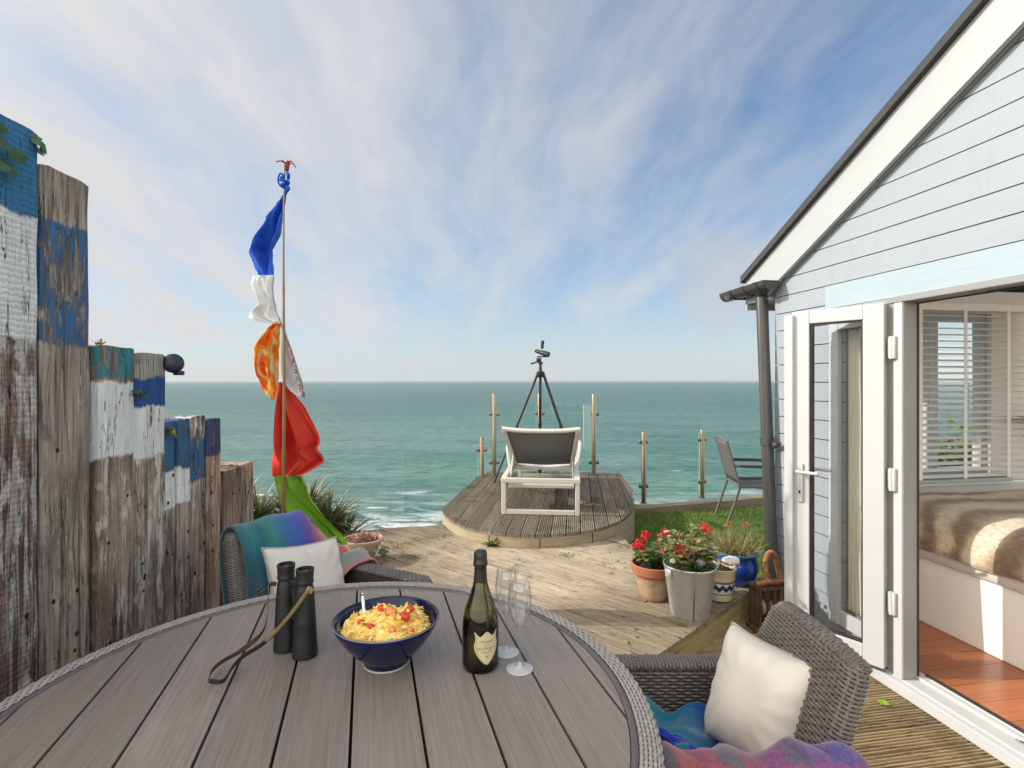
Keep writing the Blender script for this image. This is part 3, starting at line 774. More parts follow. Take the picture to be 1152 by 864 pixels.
n = T.noise(o, 3, 3, .5); st = T.noise(T.scale(o, (30, 9, 9)), 3, 5, .7, .6)
w = T.n('ShaderNodeTexWave', wave_type='BANDS', bands_direction='Y'); T.put(w.inputs[0], o); w.inputs['Scale'].default_value = 1.3; w.inputs['Distortion'].default_value = 5; w.inputs['Detail'].default_value = 3; w.inputs['Detail Scale'].default_value = 2
c = T.ramp(w.outputs[1], [(.0, (.26, .16, .09)), (.25, (.46, .32, .19)), (.55, (.72, .56, .38)), (1, (.84, .71, .54))])
c = T.mix(T.math('MULTIPLY', T.step(st, .5, .72), .6), c, (.14, .085, .05)); c = T.mix(T.math('MULTIPLY', T.step(st, .45, .25), .5), c, (.8, .66, .48))
T.set(Base_Color=c, Roughness=.9, Normal=T.bump(st, .9, .02)); T.b.inputs['Sheen Weight'].default_value = .5
throw = thing('fur_throw', 'brown and cream striped faux fur throw spread over the bed', 'throw', hw(1.46, 1.2, .555), hrz)
bm = B()
def fsurf(u, v):
    x = -.88 + u * 1.7; y = -.96 + v * 1.9
    z = .225 + .014 * nz(x * 3, y * 3) + .006 * nz(x * 14, y * 14)
    q = (u - .0) / .22
    if q < 1: z = -.03 + .02 * nz(y * 4, 3) + (z + .03) * math.sin(q * math.pi / 2) ** .8; x = -.885 + .30 * q ** 2.2
    return V((x, y, z))
grid(bm, fsurf, 60, 66)
rim = obj('fur_cloth', bm, fur_mat, throw)
sl = rim.modifiers.new('thickness', 'SOLIDIFY'); sl.thickness = .018
# fur hairs along the throw as fine tufts
bm = B()
for _ in range(9000):
    u, v = rnd.random() ** 1.6, rnd.random(); p = fsurf(max(u, .001), v) + V((0, 0, .004)); L = rnd.uniform(.012, .03); a = rnd.uniform(-.6, .6)
    d = V((math.sin(a) - .7, math.cos(a) * .6, .55)).normalized() * L; wv = V((-d.y, d.x, 0)).normalized() * .0015
    bm.faces.new([bm.verts.new(p - wv), bm.verts.new(p + wv), bm.verts.new(p + d)])
obj('fur_pile', bm, fur_mat, throw, smooth=False, fix=False)
# shelf on the far wall, door mat
bm = B(); box(bm, (0, 0, 0), (.6, .14, .028), bevel=.004)
sh = obj('wall_shelf', bm, white_gloss, smooth=False, loc=hw(1.98, .21, 1.245)); sh.rotation_euler.z = hrz
tag(sh, 'narrow white shelf on the bedroom wall right of the blind', 'shelf')
mat_m = plain('coir_mat', (.45, .3, .15), .95, var=.4, sc=90, bump=1, bsc=160, bdist=.006)
bm = B(); grid(bm, lambda u, v: V((u * .45, -v * .75, .018 + .006 * nz(u * 60, v * 90))), 60, 80)
dm = obj('door_mat', bm, mat_m, loc=hw(.2, 1.50, .076)); dm.rotation_euler.z = hrz
so = dm.modifiers.new('thickness', 'SOLIDIFY'); so.thickness = .014
tag(dm, 'sandy coir door mat on the floorboards inside the door', 'door mat')
# curtain behind the narrow window
cur_m = cloth('curtain_cloth', (.86, .82, .72), transl=.2)
bm = B(); grid(bm, lambda u, v: V((.0 - .016 * math.cos(u * 34), .09 - u * (.075 + .07 * (1 - v) ** 1.5), -.78 + v * 1.58)), 60, 16)
cu = obj('curtain', bm, cur_m, loc=hw(.05, .66, 1.01)); cu.rotation_euler.z = hrz
tag(cu, 'pale beige curtain hanging behind the glass of the narrow side window', 'curtain')
# ================================================================== FENCE of upright timbers
fence = thing('timber_fence', 'stepped fence of upright weathered timbers with flaking blue and white paint', 'fence', (-1.5, 1.9, 0))
BLUE, WHITE, TEAL, NAVY = (.055, .205, .37), (.88, .86, .80), (.06, .27, .32), (.055, .145, .27)
def fpx(x): return 1.5 * F / (CX - x)               # distance of a vertical seen at column x on the plane X=-1.5
specs = [  # y0, y1, top, bands, dark, light, ribs, drips, thickness, x offset
    (1.02, 1.27, 2.36, [(2.0, 2.5, BLUE, .3), (1.55, 2.0, WHITE, .34)], (.05, .035, .028), (.26, .2, .16), 0, None, .12, .0),
    (1.28, 1.485, 2.30, [(1.96, 2.5, WHITE, .36), (1.6, 1.96, NAVY, .4)], (.05, .038, .03), (.25, .2, .16), 0, None, .12, .012),
    (1.49, fpx(45), 2.285, [(2.01, 2.5, BLUE, .22), (1.62, 2.01, WHITE, .30), (.3, 1.62, (.6, .55, .5), .515)], (.05, .028, .022), (.27, .19, .16), .14, (.75, 1.66, (.5, .46, .42)), .13, .0),
    (fpx(49.5), fpx(106), 2.2, [(1.62, 2.03, (.065, .17, .33), .49), (.2, 1.5, (.62, .57, .51), .575)], (.065, .05, .04), (.34, .29, .24), 0, None, .12, -.012),
    (fpx(110), fpx(152), 1.628, [(1.505, 1.8, TEAL, .49), (1.21, 1.49, WHITE, .33), (.3, 1.21, (.66, .58, .5), .535)], (.07, .048, .038), (.33, .26, .21), 0, None, .12, .004),
    (fpx(154), fpx(190), 1.612, [(1.51, 1.8, (.42, .39, .35), .42), (1.385, 1.51, (.03, .1, .3), .36), (1.18, 1.385, WHITE, .4), (.3, 1.18, (.66, .6, .53), .50)], (.1, .075, .06), (.42, .35, .29), 0, None, .12, -.01),
    (2.33, 2.425, 1.315, [(1.10, 1.4, NAVY, .34), (.93, 1.09, WHITE, .36)], (.08, .06, .05), (.4, .33, .27), 0, None, .2, -.03),
    (2.428, 2.53, 1.32, [(1.10, 1.4, NAVY, .42), (.93, 1.09, WHITE, .38)], (.07, .055, .045), (.38, .31, .26), 0, None, .2, -.025),
    (2.534, 2.66, 1.325, [(1.02, 1.22, NAVY, .44), (1.2, 1.4, WHITE, .52)], (.08, .06, .05), (.42, .34, .28), 0, None, .2, -.03),
    (2.664, 2.80, 1.305, [(1.12, 1.4, (.05, .08, .17), .46)], (.13, .085, .06), (.42, .31, .24), 0, None, .2, -.028),
    (2.84, 3.0, 1.02, [], (.06, .045, .038), (.3, .24, .2), 0, None, .2, -.02),
    (3.003, 3.12, 1.03, [], (.16, .12, .1), (.45, .36, .3), 0, None, .2, -.012),
]
hole_m = plain('nail_hole', (.012, .01, .009), .9, bump=0)
labels = ['timber with blue top over a white band, glimpsed at the near end', 'timber painted white over blue at the near end', 'tall timber with bright blue top and white band above white drips', 'tall bare grey timber with a worn navy band', 'timber with flaking teal top over a white band', 'timber with a blue stripe between two whitish bands', 'short timber with navy top over white', 'short narrow timber with flaking navy top', 'short timber with a navy patch below bare wood', 'short reddish timber at the end of its step', 'lowest dark brown timber', 'lowest pale timber at the far end']
for i, (y0, y1, top, bands, dk, lt, ribs, drips, th, xo) in enumerate(specs):
    dk = tuple(c * 1.5 for c in dk); lt = (lt[0] * 1.56, lt[1] * 1.50, lt[2] * 1.44)
    m = timber('timber_paint', 3 + i * 2.3, dk, lt, bands, ribs, 1.0, drips)
    bm = B(); ny, nzv = 7, 44; yc = (y0 + y1) / 2; W2 = (y1 - y0)
    def P(u, v, x):
        y = y0 + W2 * u; z = top * v
        e = (abs(u - .5) * 2) ** 3
        yy = y + (1 if u > .5 else -1) * e * (-.004 + .006 * nz(z * 5, i * 9.1, u > .5)) 
        xx = x + .006 * nz(y * 6, z * 2.2, i) + .003 * nz(y * 30, z * 5, i)
        if abs(u - .5) > .49 : xx -= .006 * (1 if x > -1.55 else -1)
        if v > .999: z += .004 * nz(y * 12, i * 3.3, 5) + (yc - y) * rnd.choice([0]) ; 
        if v > .999 and abs(u - .5) > .49: z -= .006
        return V((xx, yy, z)) - V(fence.location)
    fr, bk = -1.5 + xo, -1.5 + xo - th
    a = [[bm.verts.new(P(u / ny, v / nzv, fr)) for u in range(ny + 1)] for v in range(nzv + 1)]
    b = [[bm.verts.new(P(u / ny, v / nzv, bk)) for u in range(ny + 1)] for v in range(nzv + 1)]
    for v in range(nzv):
        for u in range(ny):
            bm.faces.new((a[v][u], a[v][u + 1], a[v + 1][u + 1], a[v + 1][u])); bm.faces.new((b[v][u], b[v + 1][u], b[v + 1][u + 1], b[v][u + 1]))
        bm.faces.new((a[v][0], a[v + 1][0], b[v + 1][0], b[v][0])); bm.faces.new((a[v][ny], b[v][ny], b[v + 1][ny], a[v + 1][ny]))
    for u in range(ny):
        bm.faces.new((a[nzv][u], a[nzv][u + 1], b[nzv][u + 1], b[nzv][u])); bm.faces.new((a[0][u], b[0][u], b[0][u + 1], a[0][u + 1]))
    # nail holes: short dark plugs a hair proud of the face
    for k in range(rnd.randint(3, 6)):
        u = rnd.choice([.25, .3, .7, .75]) + rnd.uniform(-.06, .06); z = rnd.uniform(.45, min(top - .1, 1.3)); y = y0 + W2 * u
        c = V((fr + .006 * nz(y * 6, z * 2.2, i) + .003 * nz(y * 30, z * 5, i), y, z)) - V(fence.location)
        r = rnd.uniform(.005, .008)
        f = bm.faces.new([bm.verts.new(c + V((.0022, r * math.cos(q * .785), 1.25 * r * math.sin(q * .785)))) for q in range(8)]); f.material_index = 1
    obj('timber', bm, [m, hole_m], fence, auto=50, label=labels[i])
# ribbed dark plastic cap / float on the top far corner of the sixth timber
bm = B(); M = V((0, 0, 1)).rotation_difference(V((.62, -.72, .0)).normalized()).to_matrix()
lathe(bm, [(0, -.03), (.03, -.03), (.040, -.018), (.043, .0), (.040, .018), (.028, .026), (0, .027)], 18, (0, 0, 0), M=M)
lathe(bm, [(.012, .026), (.013, .032), (.0, .034)], 12, (0, 0, 0), M=M); box(bm, (.012, .02, -.042), (.03, .04, .02), bevel=.004)
obj('round_fitting', bm, plain('navy_plastic', (.014, .018, .04), .35, bump=.1), fence, loc=V((-1.485, 2.33, 1.575)) - V(fence.location), auto=50)

# ---- leaves helper
def leaf(bm, tints, p, d, up, L, W_, t, cup=.15, fold=.25, shape=(.0, .75, 1.0, .7, .0)):
    d = V(d).normalized(); s = d.cross(V(up)); s = s.normalized() if s.length > 1e-4 else d.orthogonal().normalized(); n = s.cross(d)
    ns = len(shape); mid, lf, rt = [], [], []
    for i, w in enumerate(shape):
        q = i / (ns - 1); c = V(p) + d * L * q - n * L * cup * q * q
        mid.append(bm.verts.new(c)); 
        lf.append(bm.verts.new(c + s * W_ * w * .5 + n * W_ * w * fold * .5) if w > 0 else None); rt.append(bm.verts.new(c - s * W_ * w * .5 + n * W_ * w * fold * .5) if w > 0 else None)
    for i in range(ns - 1):
        for side in (lf, rt):
            vs = [mid[i], mid[i + 1], side[i + 1], side[i]]; vs = [v for v in vs if v]
            if len(vs) >= 3: bm.faces.new(vs if side is rt else vs[::-1]); tints.append(t)
def rt(): return (rnd.random(), rnd.random(), rnd.random())
def rdir(zmin=-.2, zmax=1):
    a = rnd.uniform(0, 6.283); z = rnd.uniform(zmin, zmax); q = math.sqrt(max(0, 1 - z * z)); return V((q * math.cos(a), q * math.sin(a), z))
ivy_m = leafmat('ivy_leaf', (.02, .06, .012), (.07, .14, .03), transl=.2, rough=.35)
moss_m = leafmat('moss_leaf', (.16, .2, .02), (.34, .34, .04), transl=.3)
def sprig(name, label, cat, loc, spots, m, group=None):
    bm = B(); tn = []
    for (p, d, L) in spots: leaf(bm, tn, p, d, (1, 0, .3), L, L * .95, rt(), .15, .2, (.25, .95, 1, .6, .0))
    nf = len(bm.faces)
    pts = [p for p, d, L in spots]
    for a, b in zip(pts, pts[1:]): tube(bm, [a, (V(a) + V(b)) / 2 + V((.006, 0, -.004)), b], .0015, 4, cap=False)
    tn += [(0, .0, 0)] * (len(bm.faces) - nf)
    o = obj(name, bm, m, loc=loc, smooth=True, fix=False); setcol(o, 'tint', tn); tag(o, label, cat, group); return o
sprig('ivy_sprig', 'ivy sprig with dark rounded leaves against the blue painted top at left edge', 'ivy', (-1.485, 1.56, 2.19),
      [(V((.0, -.02, .06)), V((.3, -.2, -.8)), .045), (V((.004, -.03, .01)), V((.35, .25, -.8)), .04), (V((.006, .0, -.03)), V((.4, .7, .2)), .05), (V((.006, -.02, -.05)), V((.4, -.3, -.6)), .05), (V((.01, .0, -.06)), V((.3, .1, -.9)), .04)], ivy_m)
sprig('ivy_sprig', 'tiny ivy tuft on the top far corner of the blue topped timber', 'ivy', (-1.495, 1.672, 2.245),
      [(V((0, -.02, 0)), V((.4, .2, .2)), .03), (V((0, .0, .01)), V((.4, .4, -.6)), .035), (V((.005, .01, -.02)), V((.3, -.5, -.3)), .03), (V((0, .012, -.02)), V((.2, .6, .5)), .025)], ivy_m)
def tuft(name, label, cat, loc, r, n, m, up=.6, L=.03):
    bm = B(); tn = []
    for _ in range(n):
        d = rdir(-.1, 1); d.z += up; p = V((rnd.gauss(0, r * .35), rnd.gauss(0, r * .35), rnd.gauss(0, r * .2)))
        leaf(bm, tn, p, d, (0, 0, 1), L * rnd.uniform(.6, 1.3), L * .35, rt(), .3, .1)
    o = obj(name, bm, m, loc=loc, fix=False); setcol(o, 'tint', tn); return tag(o, label, cat)
tuft('moss_tuft', 'yellow tuft growing where the tall grey timber meets the teal topped one', 'moss', (-1.50, 1.93, 1.63), .02, 22, moss_m, .3, .022)
tuft('fern_tuft', 'small green fern tuft between the teal topped and blue striped timbers', 'fern', (-1.485, 2.115, 1.445), .03, 26, leafmat('fern_leaf', (.05, .1, .02), (.16, .22, .04)), -.1, .035)
tuft('moss_tuft', 'yellow green moss tuft at the top of the first short timber', 'moss', (-1.515, 2.36, 1.285), .025, 24, moss_m, -.7, .035)

# ================================================================== FLAG CANE AND FLAGS
YP = 3.0
cane = thing('flag_cane', 'tall thin leaning bamboo cane carrying a string of coloured flags', 'flag pole', (A(314, 697, YP).x, YP, ZU))
cane_m = plain('bamboo_cane', (.22, .125, .05), .45, var=.35, stretch=(20, 20, 3), sc=3, bump=.2)
bm = B(); p0, p1 = A(314, 697, YP), A(322.5, 186, YP); pts, rs = [], []
for i in range(81):
    q = i / 80; p = p0.lerp(p1, q); p.x += .012 * math.sin(q * 5) ; r = .0095 * (1 - q) + .0038
    node = abs((q * 11) % 1 - .5) > .46; pts.append(p - cane.location); rs.append(r * (1.22 if node else 1))
tube(bm, pts, rs, 10); obj('cane_pole', bm, cane_m, cane)
bm = B(); tp = p1 - cane.location
tube(bm, [tp + V((0, 0, -.03)), tp + V((.004, 0, .01)), tp + V((.006, 0, .03))], [.012, .014, .003], 8)
for dx, dz in ((-.055, .015), (.055, -.015), (.03, .0), (-.03, .02)): tube(bm, smooth_path([tp + V((0, -.005, 0)), tp + V((dx * .5, -.012, .02)), tp + V((dx, -.01, dz))], 4), .0035, 5)
obj('binding', bm, cloth('dark_red_tape', (.22, .035, .03)), cane)
def flag(name, label, rows, mat, depth=0.03, folds=3.0, phase=0.0, y0=.022, extra=None, sub=6, nu=22, fray=0):
    ys = [r[0] for r in rows]; fine = []
    cr = smooth_path([V((r[1], r[2], r[0])) for r in rows], sub)
    bm = B(); uvl = bm.loops.layers.uv.new('UVMap')
    ref = A((cr[0].x + cr[0].y) / 2, cr[0].z, YP + y0); vs = []
    for j, c in enumerate(cr):
        row = []; v = j / (len(cr) - 1); wpx = max(.5, c.y - c.x)
        for i in range(nu + 1):
            u = i / nu
            amp = depth * min(1, wpx / 25) * (.3 + .7 * math.sin(math.pi * min(1, v * 1.02)))
            dy = amp * (math.sin(u * folds * math.pi + phase + v * 2.2) + .5 * math.sin(u * folds * 1.9 * math.pi - v * 4 + phase * 2)) + .01 * nz(u * 3, v * 4, phase)
            x = c.x + (c.y - c.x) * u + (fray * nz(v * 60, phase) if i == 0 else 0) + fray * .6 * nz(u * 2, v * 9, 3)
            p = A(x, c.z, YP + y0 + amp * 1.3) + V((0, dy, 0)); row.append(bm.verts.new(p - ref))
        vs.append(row)
    for j in range(len(cr) - 1):
        for i in range(nu):
            f = bm.faces.new((vs[j][i], vs[j][i + 1], vs[j + 1][i + 1], vs[j + 1][i]))
            for lp, (a, b) in zip(f.loops, ((i, j), (i + 1, j), (i + 1, j + 1), (i, j + 1))): lp[uvl].uv = (a / nu, b / (len(cr) - 1))
    if extra: extra(bm, ref)
    o = obj(name, bm, mat, loc=ref); s = o.modifiers.new('thickness', 'SOLIDIFY'); s.thickness = .0015
    return tag(o, label, 'flag', 'flags tied down the bamboo cane')
def noisy(c, amt=.2, sc=25): return lambda T: T.mix(T.noise(T.obj(), sc, 4, .6), tuple(x * (1 - amt) for x in c), tuple(min(1, x * (1 + amt)) for x in c))
def knot(bm, ref):
    k = A(322, 204, YP) - ref
    for q in range(5):
        tube(bm, smooth_path([k + V((rnd.gauss(0, .012), -.012, .045 - q * .02)), k + V((.02 * (-1) ** q, -.018, .03 - q * .02)), k + V((rnd.gauss(0, .012), .012, .02 - q * .02))], 5), .009, 7)
    tube(bm, smooth_path([k + V((-.005, 0, .03)), k + V((-.03, -.01, .04)), k + V((-.042, -.01, .0)), k + V((-.03, 0, -.03))], 5), [.005] * 16, 6)
    tube(bm, [k + V((0, 0, .0)), k + V((.002, 0, -.05)), A(320.8, 221, YP) - ref], [.016, .011, .004], 8)
flag('blue_flag', 'royal blue flag with a frayed edge knotted at the top of the cane', [(218, 319.7, 322), (238, 301, 320.8), (253, 292, 319), (268, 283.5, 316), (277, 279.5, 314), (284, 278, 312), (296, 283.5, 310), (304, 287.5, 309), (309.5, 290.5, 308.4)], cloth('flag_blue', noisy((.03, .13, .62)), transl=.35, sheen=.1), .05, 3.2, .4, extra=knot, fray=2.2)
flag('white_flag', 'torn white flag fluttering just below the blue flag', [(310, 283, 308), (320, 281, 306.5), (333, 286, 307), (342, 290, 309), (349, 283, 309.5), (355, 280, 311), (360, 286, 315), (364, 312, 317)], cloth('flag_white', noisy((.86, .85, .83), .06), transl=.5, sheen=.1), .028, 3.4, 1.2, fray=3)
def printed(T):
    o = T.scale(T.obj(), (1, 1, .6)); a = T.noise(o, 8.5, 4, .6, 2.2); b = T.noise(T.vmath('ADD', o, (3, 1, 2)), 26, 3, .6, 1.2)
    c = T.ramp(a, [(.32, (.8, .05, .02)), (.42, (.9, .2, .03)), (.5, (.92, .42, .04)), (.57, (.92, .7, .2)), (.66, (.88, .8, .7))])
    return T.mix(T.step(b, .62, .68), c, (.85, .55, .45))
flag('printed_flag', 'orange and yellow patterned flag fluttering left of the cane', [(362, 309, 315), (370, 300, 313.5), (378, 295, 312.5), (390, 290.5, 312.5), (404, 290, 312), (419, 290.5, 311.5), (430, 293, 311), (439, 296, 310.5), (449, 306, 310)], cloth('flag_print', printed, transl=.4, sheen=.1), .05, 3.6, 2.2, fray=3.2)
def edged(T):
    u = T.sep(T.uv()); n = T.noise(T.obj(), 60, 3, .6)
    return T.mix(T.math('MULTIPLY', T.step(u[0], .62, .7), T.step(n, .45, .55)), (.72, .69, .7), T.mix(T.step(u[0], .8, .9), (.62, .14, .2), (.3, .25, .12)))
flag('white_flag', 'slim white pennant with a pink patterned border right of the cane', [(364, 316, 318.5), (380, 316.5, 324), (400, 317.5, 331), (420, 319, 336.5), (432, 323, 340), (440, 328, 342.5), (446, 335, 343)], cloth('flag_pale', edged, transl=.35, sheen=.1), .035, 2.6, 3.1)
flag('red_flag', 'bright red flag billowing to the right above the green one', [(430, 313, 320), (438, 311.5, 326), (446, 311, 330), (456, 310.8, 337), (465, 310.5, 342), (480, 309, 351), (492, 307.6, 358), (499, 307, 360), (506, 306.5, 358), (515, 306, 366), (519, 306, 367), (526, 306.5, 356), (535, 307, 339.5)], cloth('flag_red', noisy((.78, .07, .04), .16), transl=.42, sheen=.1), .075, 4.4, .8)
flag('green_flag', 'lime green flag trailing down behind the blanket covered chair', [(535, 307.5, 339.5), (548, 310, 346.5), (562, 313.5, 355), (580, 325, 369), (597, 346, 383), (612, 368, 392)], cloth('flag_green', noisy((.30, .52, .05), .12), transl=.35, sheen=.1), .045, 2.4, 2.0)
bm = B(); ref = A(308, 311, YP)
tube(bm, smooth_path([A(x, y, YP + d) - ref for x, y, d in ((308, 311, 0.02), (306.8, 325, .02), (309, 345, 0), (314.5, 360, -.03), (321, 376, -.02), (329, 399, 0), (336, 420, .01), (342, 447, .02))], 5), .0035, 6)
co = obj('cord', bm, cloth('purple_cord_fibre', (.2, .14, .17)), loc=ref); tag(co, 'thin purplish cord crossing the cane beside the white flags', 'cord')

# ================================================================== ROUND TABLE
TC = V((-.438, 1.222, 0)); TR = .756; TZ = .75
table = thing('round_table', 'round garden table with grey plank top and woven rattan rim', 'table', TC)
tb_dir = V((-.264, .9645)); tb_nrm = V((.9645, .264))
tt_mat, T = newmat('grey_composite_planks'); o = T.obj(); s = T.sep(o)
u = T.math('ADD', T.math('MULTIPLY', s[0], tb_dir.x), T.math('MULTIPLY', s[1], tb_dir.y)); v = T.math('ADD', T.math('MULTIPLY', s[0], tb_nrm.x), T.math('MULTIPLY', s[1], tb_nrm.y)); t = T.attr('tint')
p = T.vmath('ADD', T.comb(u, v, s[2]), T.scale(t, (7, .0, 3)))
g = T.noise(T.scale(p, (1.6, 70, 1)), 2, 7, .7, .25); g2 = T.noise(T.scale(p, (5, 320, 1)), 1, 4, .7)
c = T.mix(T.step(g, .25, .75), (.135, .112, .096), (.325, .277, .242)); c = T.mix(.5, c, T.mix(T.step(g2, .25, .75), (.12, .10, .086), (.345, .295, .258))); c = T.mix(1.0, c, T.mix(T.sep(t)[0], (.86, .86, .86), (1.08, 1.07, 1.06)), 'MULTIPLY')
st = T.noise(o, 2.3, 5, .65)
c = T.mix(T.math('MULTIPLY', T.step(st, .56, .7), .25), c, (.38, .36, .36))
T.set(Base_Color=c, Roughness=T.math('ADD', .36, T.math('MULTIPLY', st, .18)), Normal=T.bump(T.math('ADD', g, g2), .18, .002)); T.b.inputs['Specular IOR Level'].default_value = .5
bm = B(); cols = []
rin = TR - .062
circ = [V((rin * math.cos(k * 2 * math.pi / 96), rin * math.sin(k * 2 * math.pi / 96))) for k in range(96)]
gx = V((-.3148 - TC.x, 1.0287 - TC.y)).dot(tb_nrm)
for k in range(-7, 9):
    lo, hi = gx + k * .1475 + .0032, gx + (k + 1) * .1475 - .0032
    pl = clip(clip(circ, tb_nrm * lo, tb_nrm), tb_nrm * hi, -tb_nrm)
    if len(pl) < 3: continue
    nf = len(bm.faces); z1 = TZ + rnd.uniform(-.0004, .0004)
    lo_ = [bm.verts.new((q.x, q.y, TZ - .022)) for q in pl]; mid = [bm.verts.new((q.x, q.y, z1 - .0018)) for q in pl]
    cen = sum(pl, V((0, 0))) / len(pl); hi_ = [bm.verts.new((*(q + (cen - q).normalized() * .0016), z1)) for q in pl]
    bm.faces.new(hi_)
    for a, b in ((lo_, mid), (mid, hi_)):
        for i in range(len(pl)): bm.faces.new((a[i], a[(i + 1) % len(pl)], b[(i + 1) % len(pl)], b[i]))
    tq = (rnd.random(), rnd.random(), rnd.random()); cols += [tq] * (len(bm.faces) - nf)
tt = obj('plank_top', bm, tt_mat, table, smooth=False); setcol(tt, 'tint', cols)
bm = B(); lathe(bm, [(0, TZ - .03), (rin + .012, TZ - .03), (rin + .012, TZ - .026), (0, TZ - .026)], 96); obj('under_panel', bm, dark_gap, table, smooth=False)
rat_grey, T = newmat('grey_rattan'); o = T.obj(); n = T.noise(o, 30, 4, .6); n2 = T.noise(o, 400, 2, .5)
T.set(Base_Color=T.mix(n, (.24, .215, .195), (.45, .41, .375)), Roughness=.45, Normal=T.bump(n2, .2, .001))
rat_dark, T = newmat('dark_rattan'); o = T.obj(); n = T.noise(o, 26, 4, .6); n2 = T.noise(o, 400, 2, .5)
T.set(Base_Color=T.mix(n, (.075, .063, .056), (.205, .176, .158)), Roughness=.42, Normal=T.bump(n2, .2, .001))
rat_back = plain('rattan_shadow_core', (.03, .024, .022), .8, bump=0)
bm = B(); lathe(bm, [(rin + .001, TZ - .02), (rin + .001, TZ + .001), (rin + .004, TZ + .004), (rin + .014, TZ + .004), (rin + .017, TZ + .001), (rin + .017, TZ - .02)], 128); obj('edge_strip', bm, plain('rim_strip', (.12, .10, .098), .45, bump=.1), table)
def rim_S(u, v):
    a = -u * 2 * math.pi
    L1, L2, L3 = .030, .026, .075; q = v * (L1 + L2 + L3)
    r0 = rin + .017
    if q < L1: r, z = r0 + q, TZ + .004
    elif q < L1 + L2: w = (q - L1) / L2 * math.pi / 2; r, z = r0 + L1 + .016 * math.sin(w), TZ + .004 - .016 * (1 - math.cos(w))
    else: r, z = r0 + L1 + .016, TZ - .012 - (q - L1 - L2)
    return V((r * math.cos(a), r * math.sin(a), z))
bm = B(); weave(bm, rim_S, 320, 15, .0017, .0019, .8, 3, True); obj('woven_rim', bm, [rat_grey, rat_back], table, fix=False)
# woven pedestal
def ped_S(u, v):
    a = -u * 2 * math.pi; r = .30 + .12 * (1 - v) ** 2; return V((r * math.cos(a), r * math.sin(a), .02 + v * .68))
bm = B(); weave(bm, ped_S, 80, 40, .003, .003, .8, 2, True); obj('woven_pedestal', bm, [rat_dark, rat_back], table, fix=False)

# ================================================================== RATTAN ARMCHAIRS
def stadium(u, hw_, ht):
    a = max(hw_ - ht, 1e-4); per = 4 * a + 2 * math.pi * ht; q = (u % 1.0) * per
    if q < 2 * a: return -a + q, -ht
    q -= 2 * a
    if q < math.pi * ht: w = q / ht - math.pi / 2; return a + ht * math.cos(w), ht * math.sin(w)
    q -= math.pi * ht
    if q < 2 * a: return a - q, ht
    q -= 2 * a; w = q / ht + math.pi / 2; return -a + ht * math.cos(w), ht * math.sin(w)
def slab(c, wd, nd, hw_, ht, nu, nv, dome=.06, mats=None):
    # c(v): centre line upward; wd: width dir; nd(v): thickness dir
    def S(u, v):
        k = 1.0
        if v > 1 - dome: q = (v - 1 + dome) / dome; k = math.sqrt(max(0, 1 - q * q)) * .98 + .02
        x, y = stadium(u, hw_(v) - (1 - k) * ht * .8, ht * max(k, .05)); return c(v) + wd * x + nd(v) * y
    bm = B(); weave(bm, S, nu, nv, .0031, .0026, .84, 4, True, damp=lambda u: .3 if min(abs(u - .5), u, 1 - u) < .055 or abs(u - .5) < .055 else 1); return bm
chair = thing('rattan_armchair', 'dark rattan armchair pushed up to the table with one linen cushion and bright mohair blanket', 'armchair', (.43, 1.44, 0), math.pi)
Y_ = V((0, 1, 0)); X_ = V((1, 0, 0))
BH = .47
bmb = B(); [box(bmb, V(((-1.5 + xo_ - th_ / 2), (y0_ + y1_) / 2, top_ / 2 - .02)) - V(fence.location), (.03, y1_ - y0_ + .012, top_ - .06)) for (y0_, y1_, top_, b_, d_, l_, r_, dr_, th_, xo_) in specs]; obj('light_stop_board', bmb, rat_back if False else plain('light_stop_timber', (.06, .045, .035), .9), fence, smooth=False)  # boards added behind the timbers to stop sun slits through the gaps
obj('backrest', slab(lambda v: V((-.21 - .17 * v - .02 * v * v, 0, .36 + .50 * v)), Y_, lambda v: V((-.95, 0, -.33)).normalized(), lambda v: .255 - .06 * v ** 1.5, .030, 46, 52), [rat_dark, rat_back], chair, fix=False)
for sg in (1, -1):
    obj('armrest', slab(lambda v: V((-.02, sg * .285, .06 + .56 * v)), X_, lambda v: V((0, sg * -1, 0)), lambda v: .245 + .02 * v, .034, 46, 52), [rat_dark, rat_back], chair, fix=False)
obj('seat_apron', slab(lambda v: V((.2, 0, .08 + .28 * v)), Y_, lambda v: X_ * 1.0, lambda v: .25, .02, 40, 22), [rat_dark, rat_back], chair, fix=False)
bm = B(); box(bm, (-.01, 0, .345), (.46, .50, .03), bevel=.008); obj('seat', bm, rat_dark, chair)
seat_cush = plain('seat_pad_grey', (.3, .28, .26), .85, bump=.4, bsc=600, bdist=.001)
bm = B(); box(bm, (.0, 0, .395), (.46, .49, .065), bevel=.022); obj('seat_pad', bm, seat_cush, chair)
for sx in (-.2, .2):
    for sy in (-.27, .27):
        bm = B(); lathe(bm, [(0, 0), (.018, 0), (.022, .09), (0, .09)], 12, (sx, sy, .0)); obj('leg', bm, black_rubber, chair)
for nm, pts_, r_ in (('top_roll', [(-.40, -.185, .850), (-.402, -.1, .857), (-.402, .1, .857), (-.40, .185, .850)], .019),):
    bm = B()
    def RS(u, v, P_=smooth_path(pts_, 10)):
        q = v * (len(P_) - 1); i = min(len(P_) - 2, int(q)); p = P_[i].lerp(P_[i + 1], q - i); a = -u * 2 * math.pi; k = r_ * min(1, .35 + min(v, 1 - v) * 14)
        return p + V((math.cos(a) * k * 1.25, 0, math.sin(a) * k * .8))
    weave(bm, RS, 12, 40, .0016, .0026, .86, 3, True); obj(nm, bm, [rat_dark, rat_back], chair, fix=False)
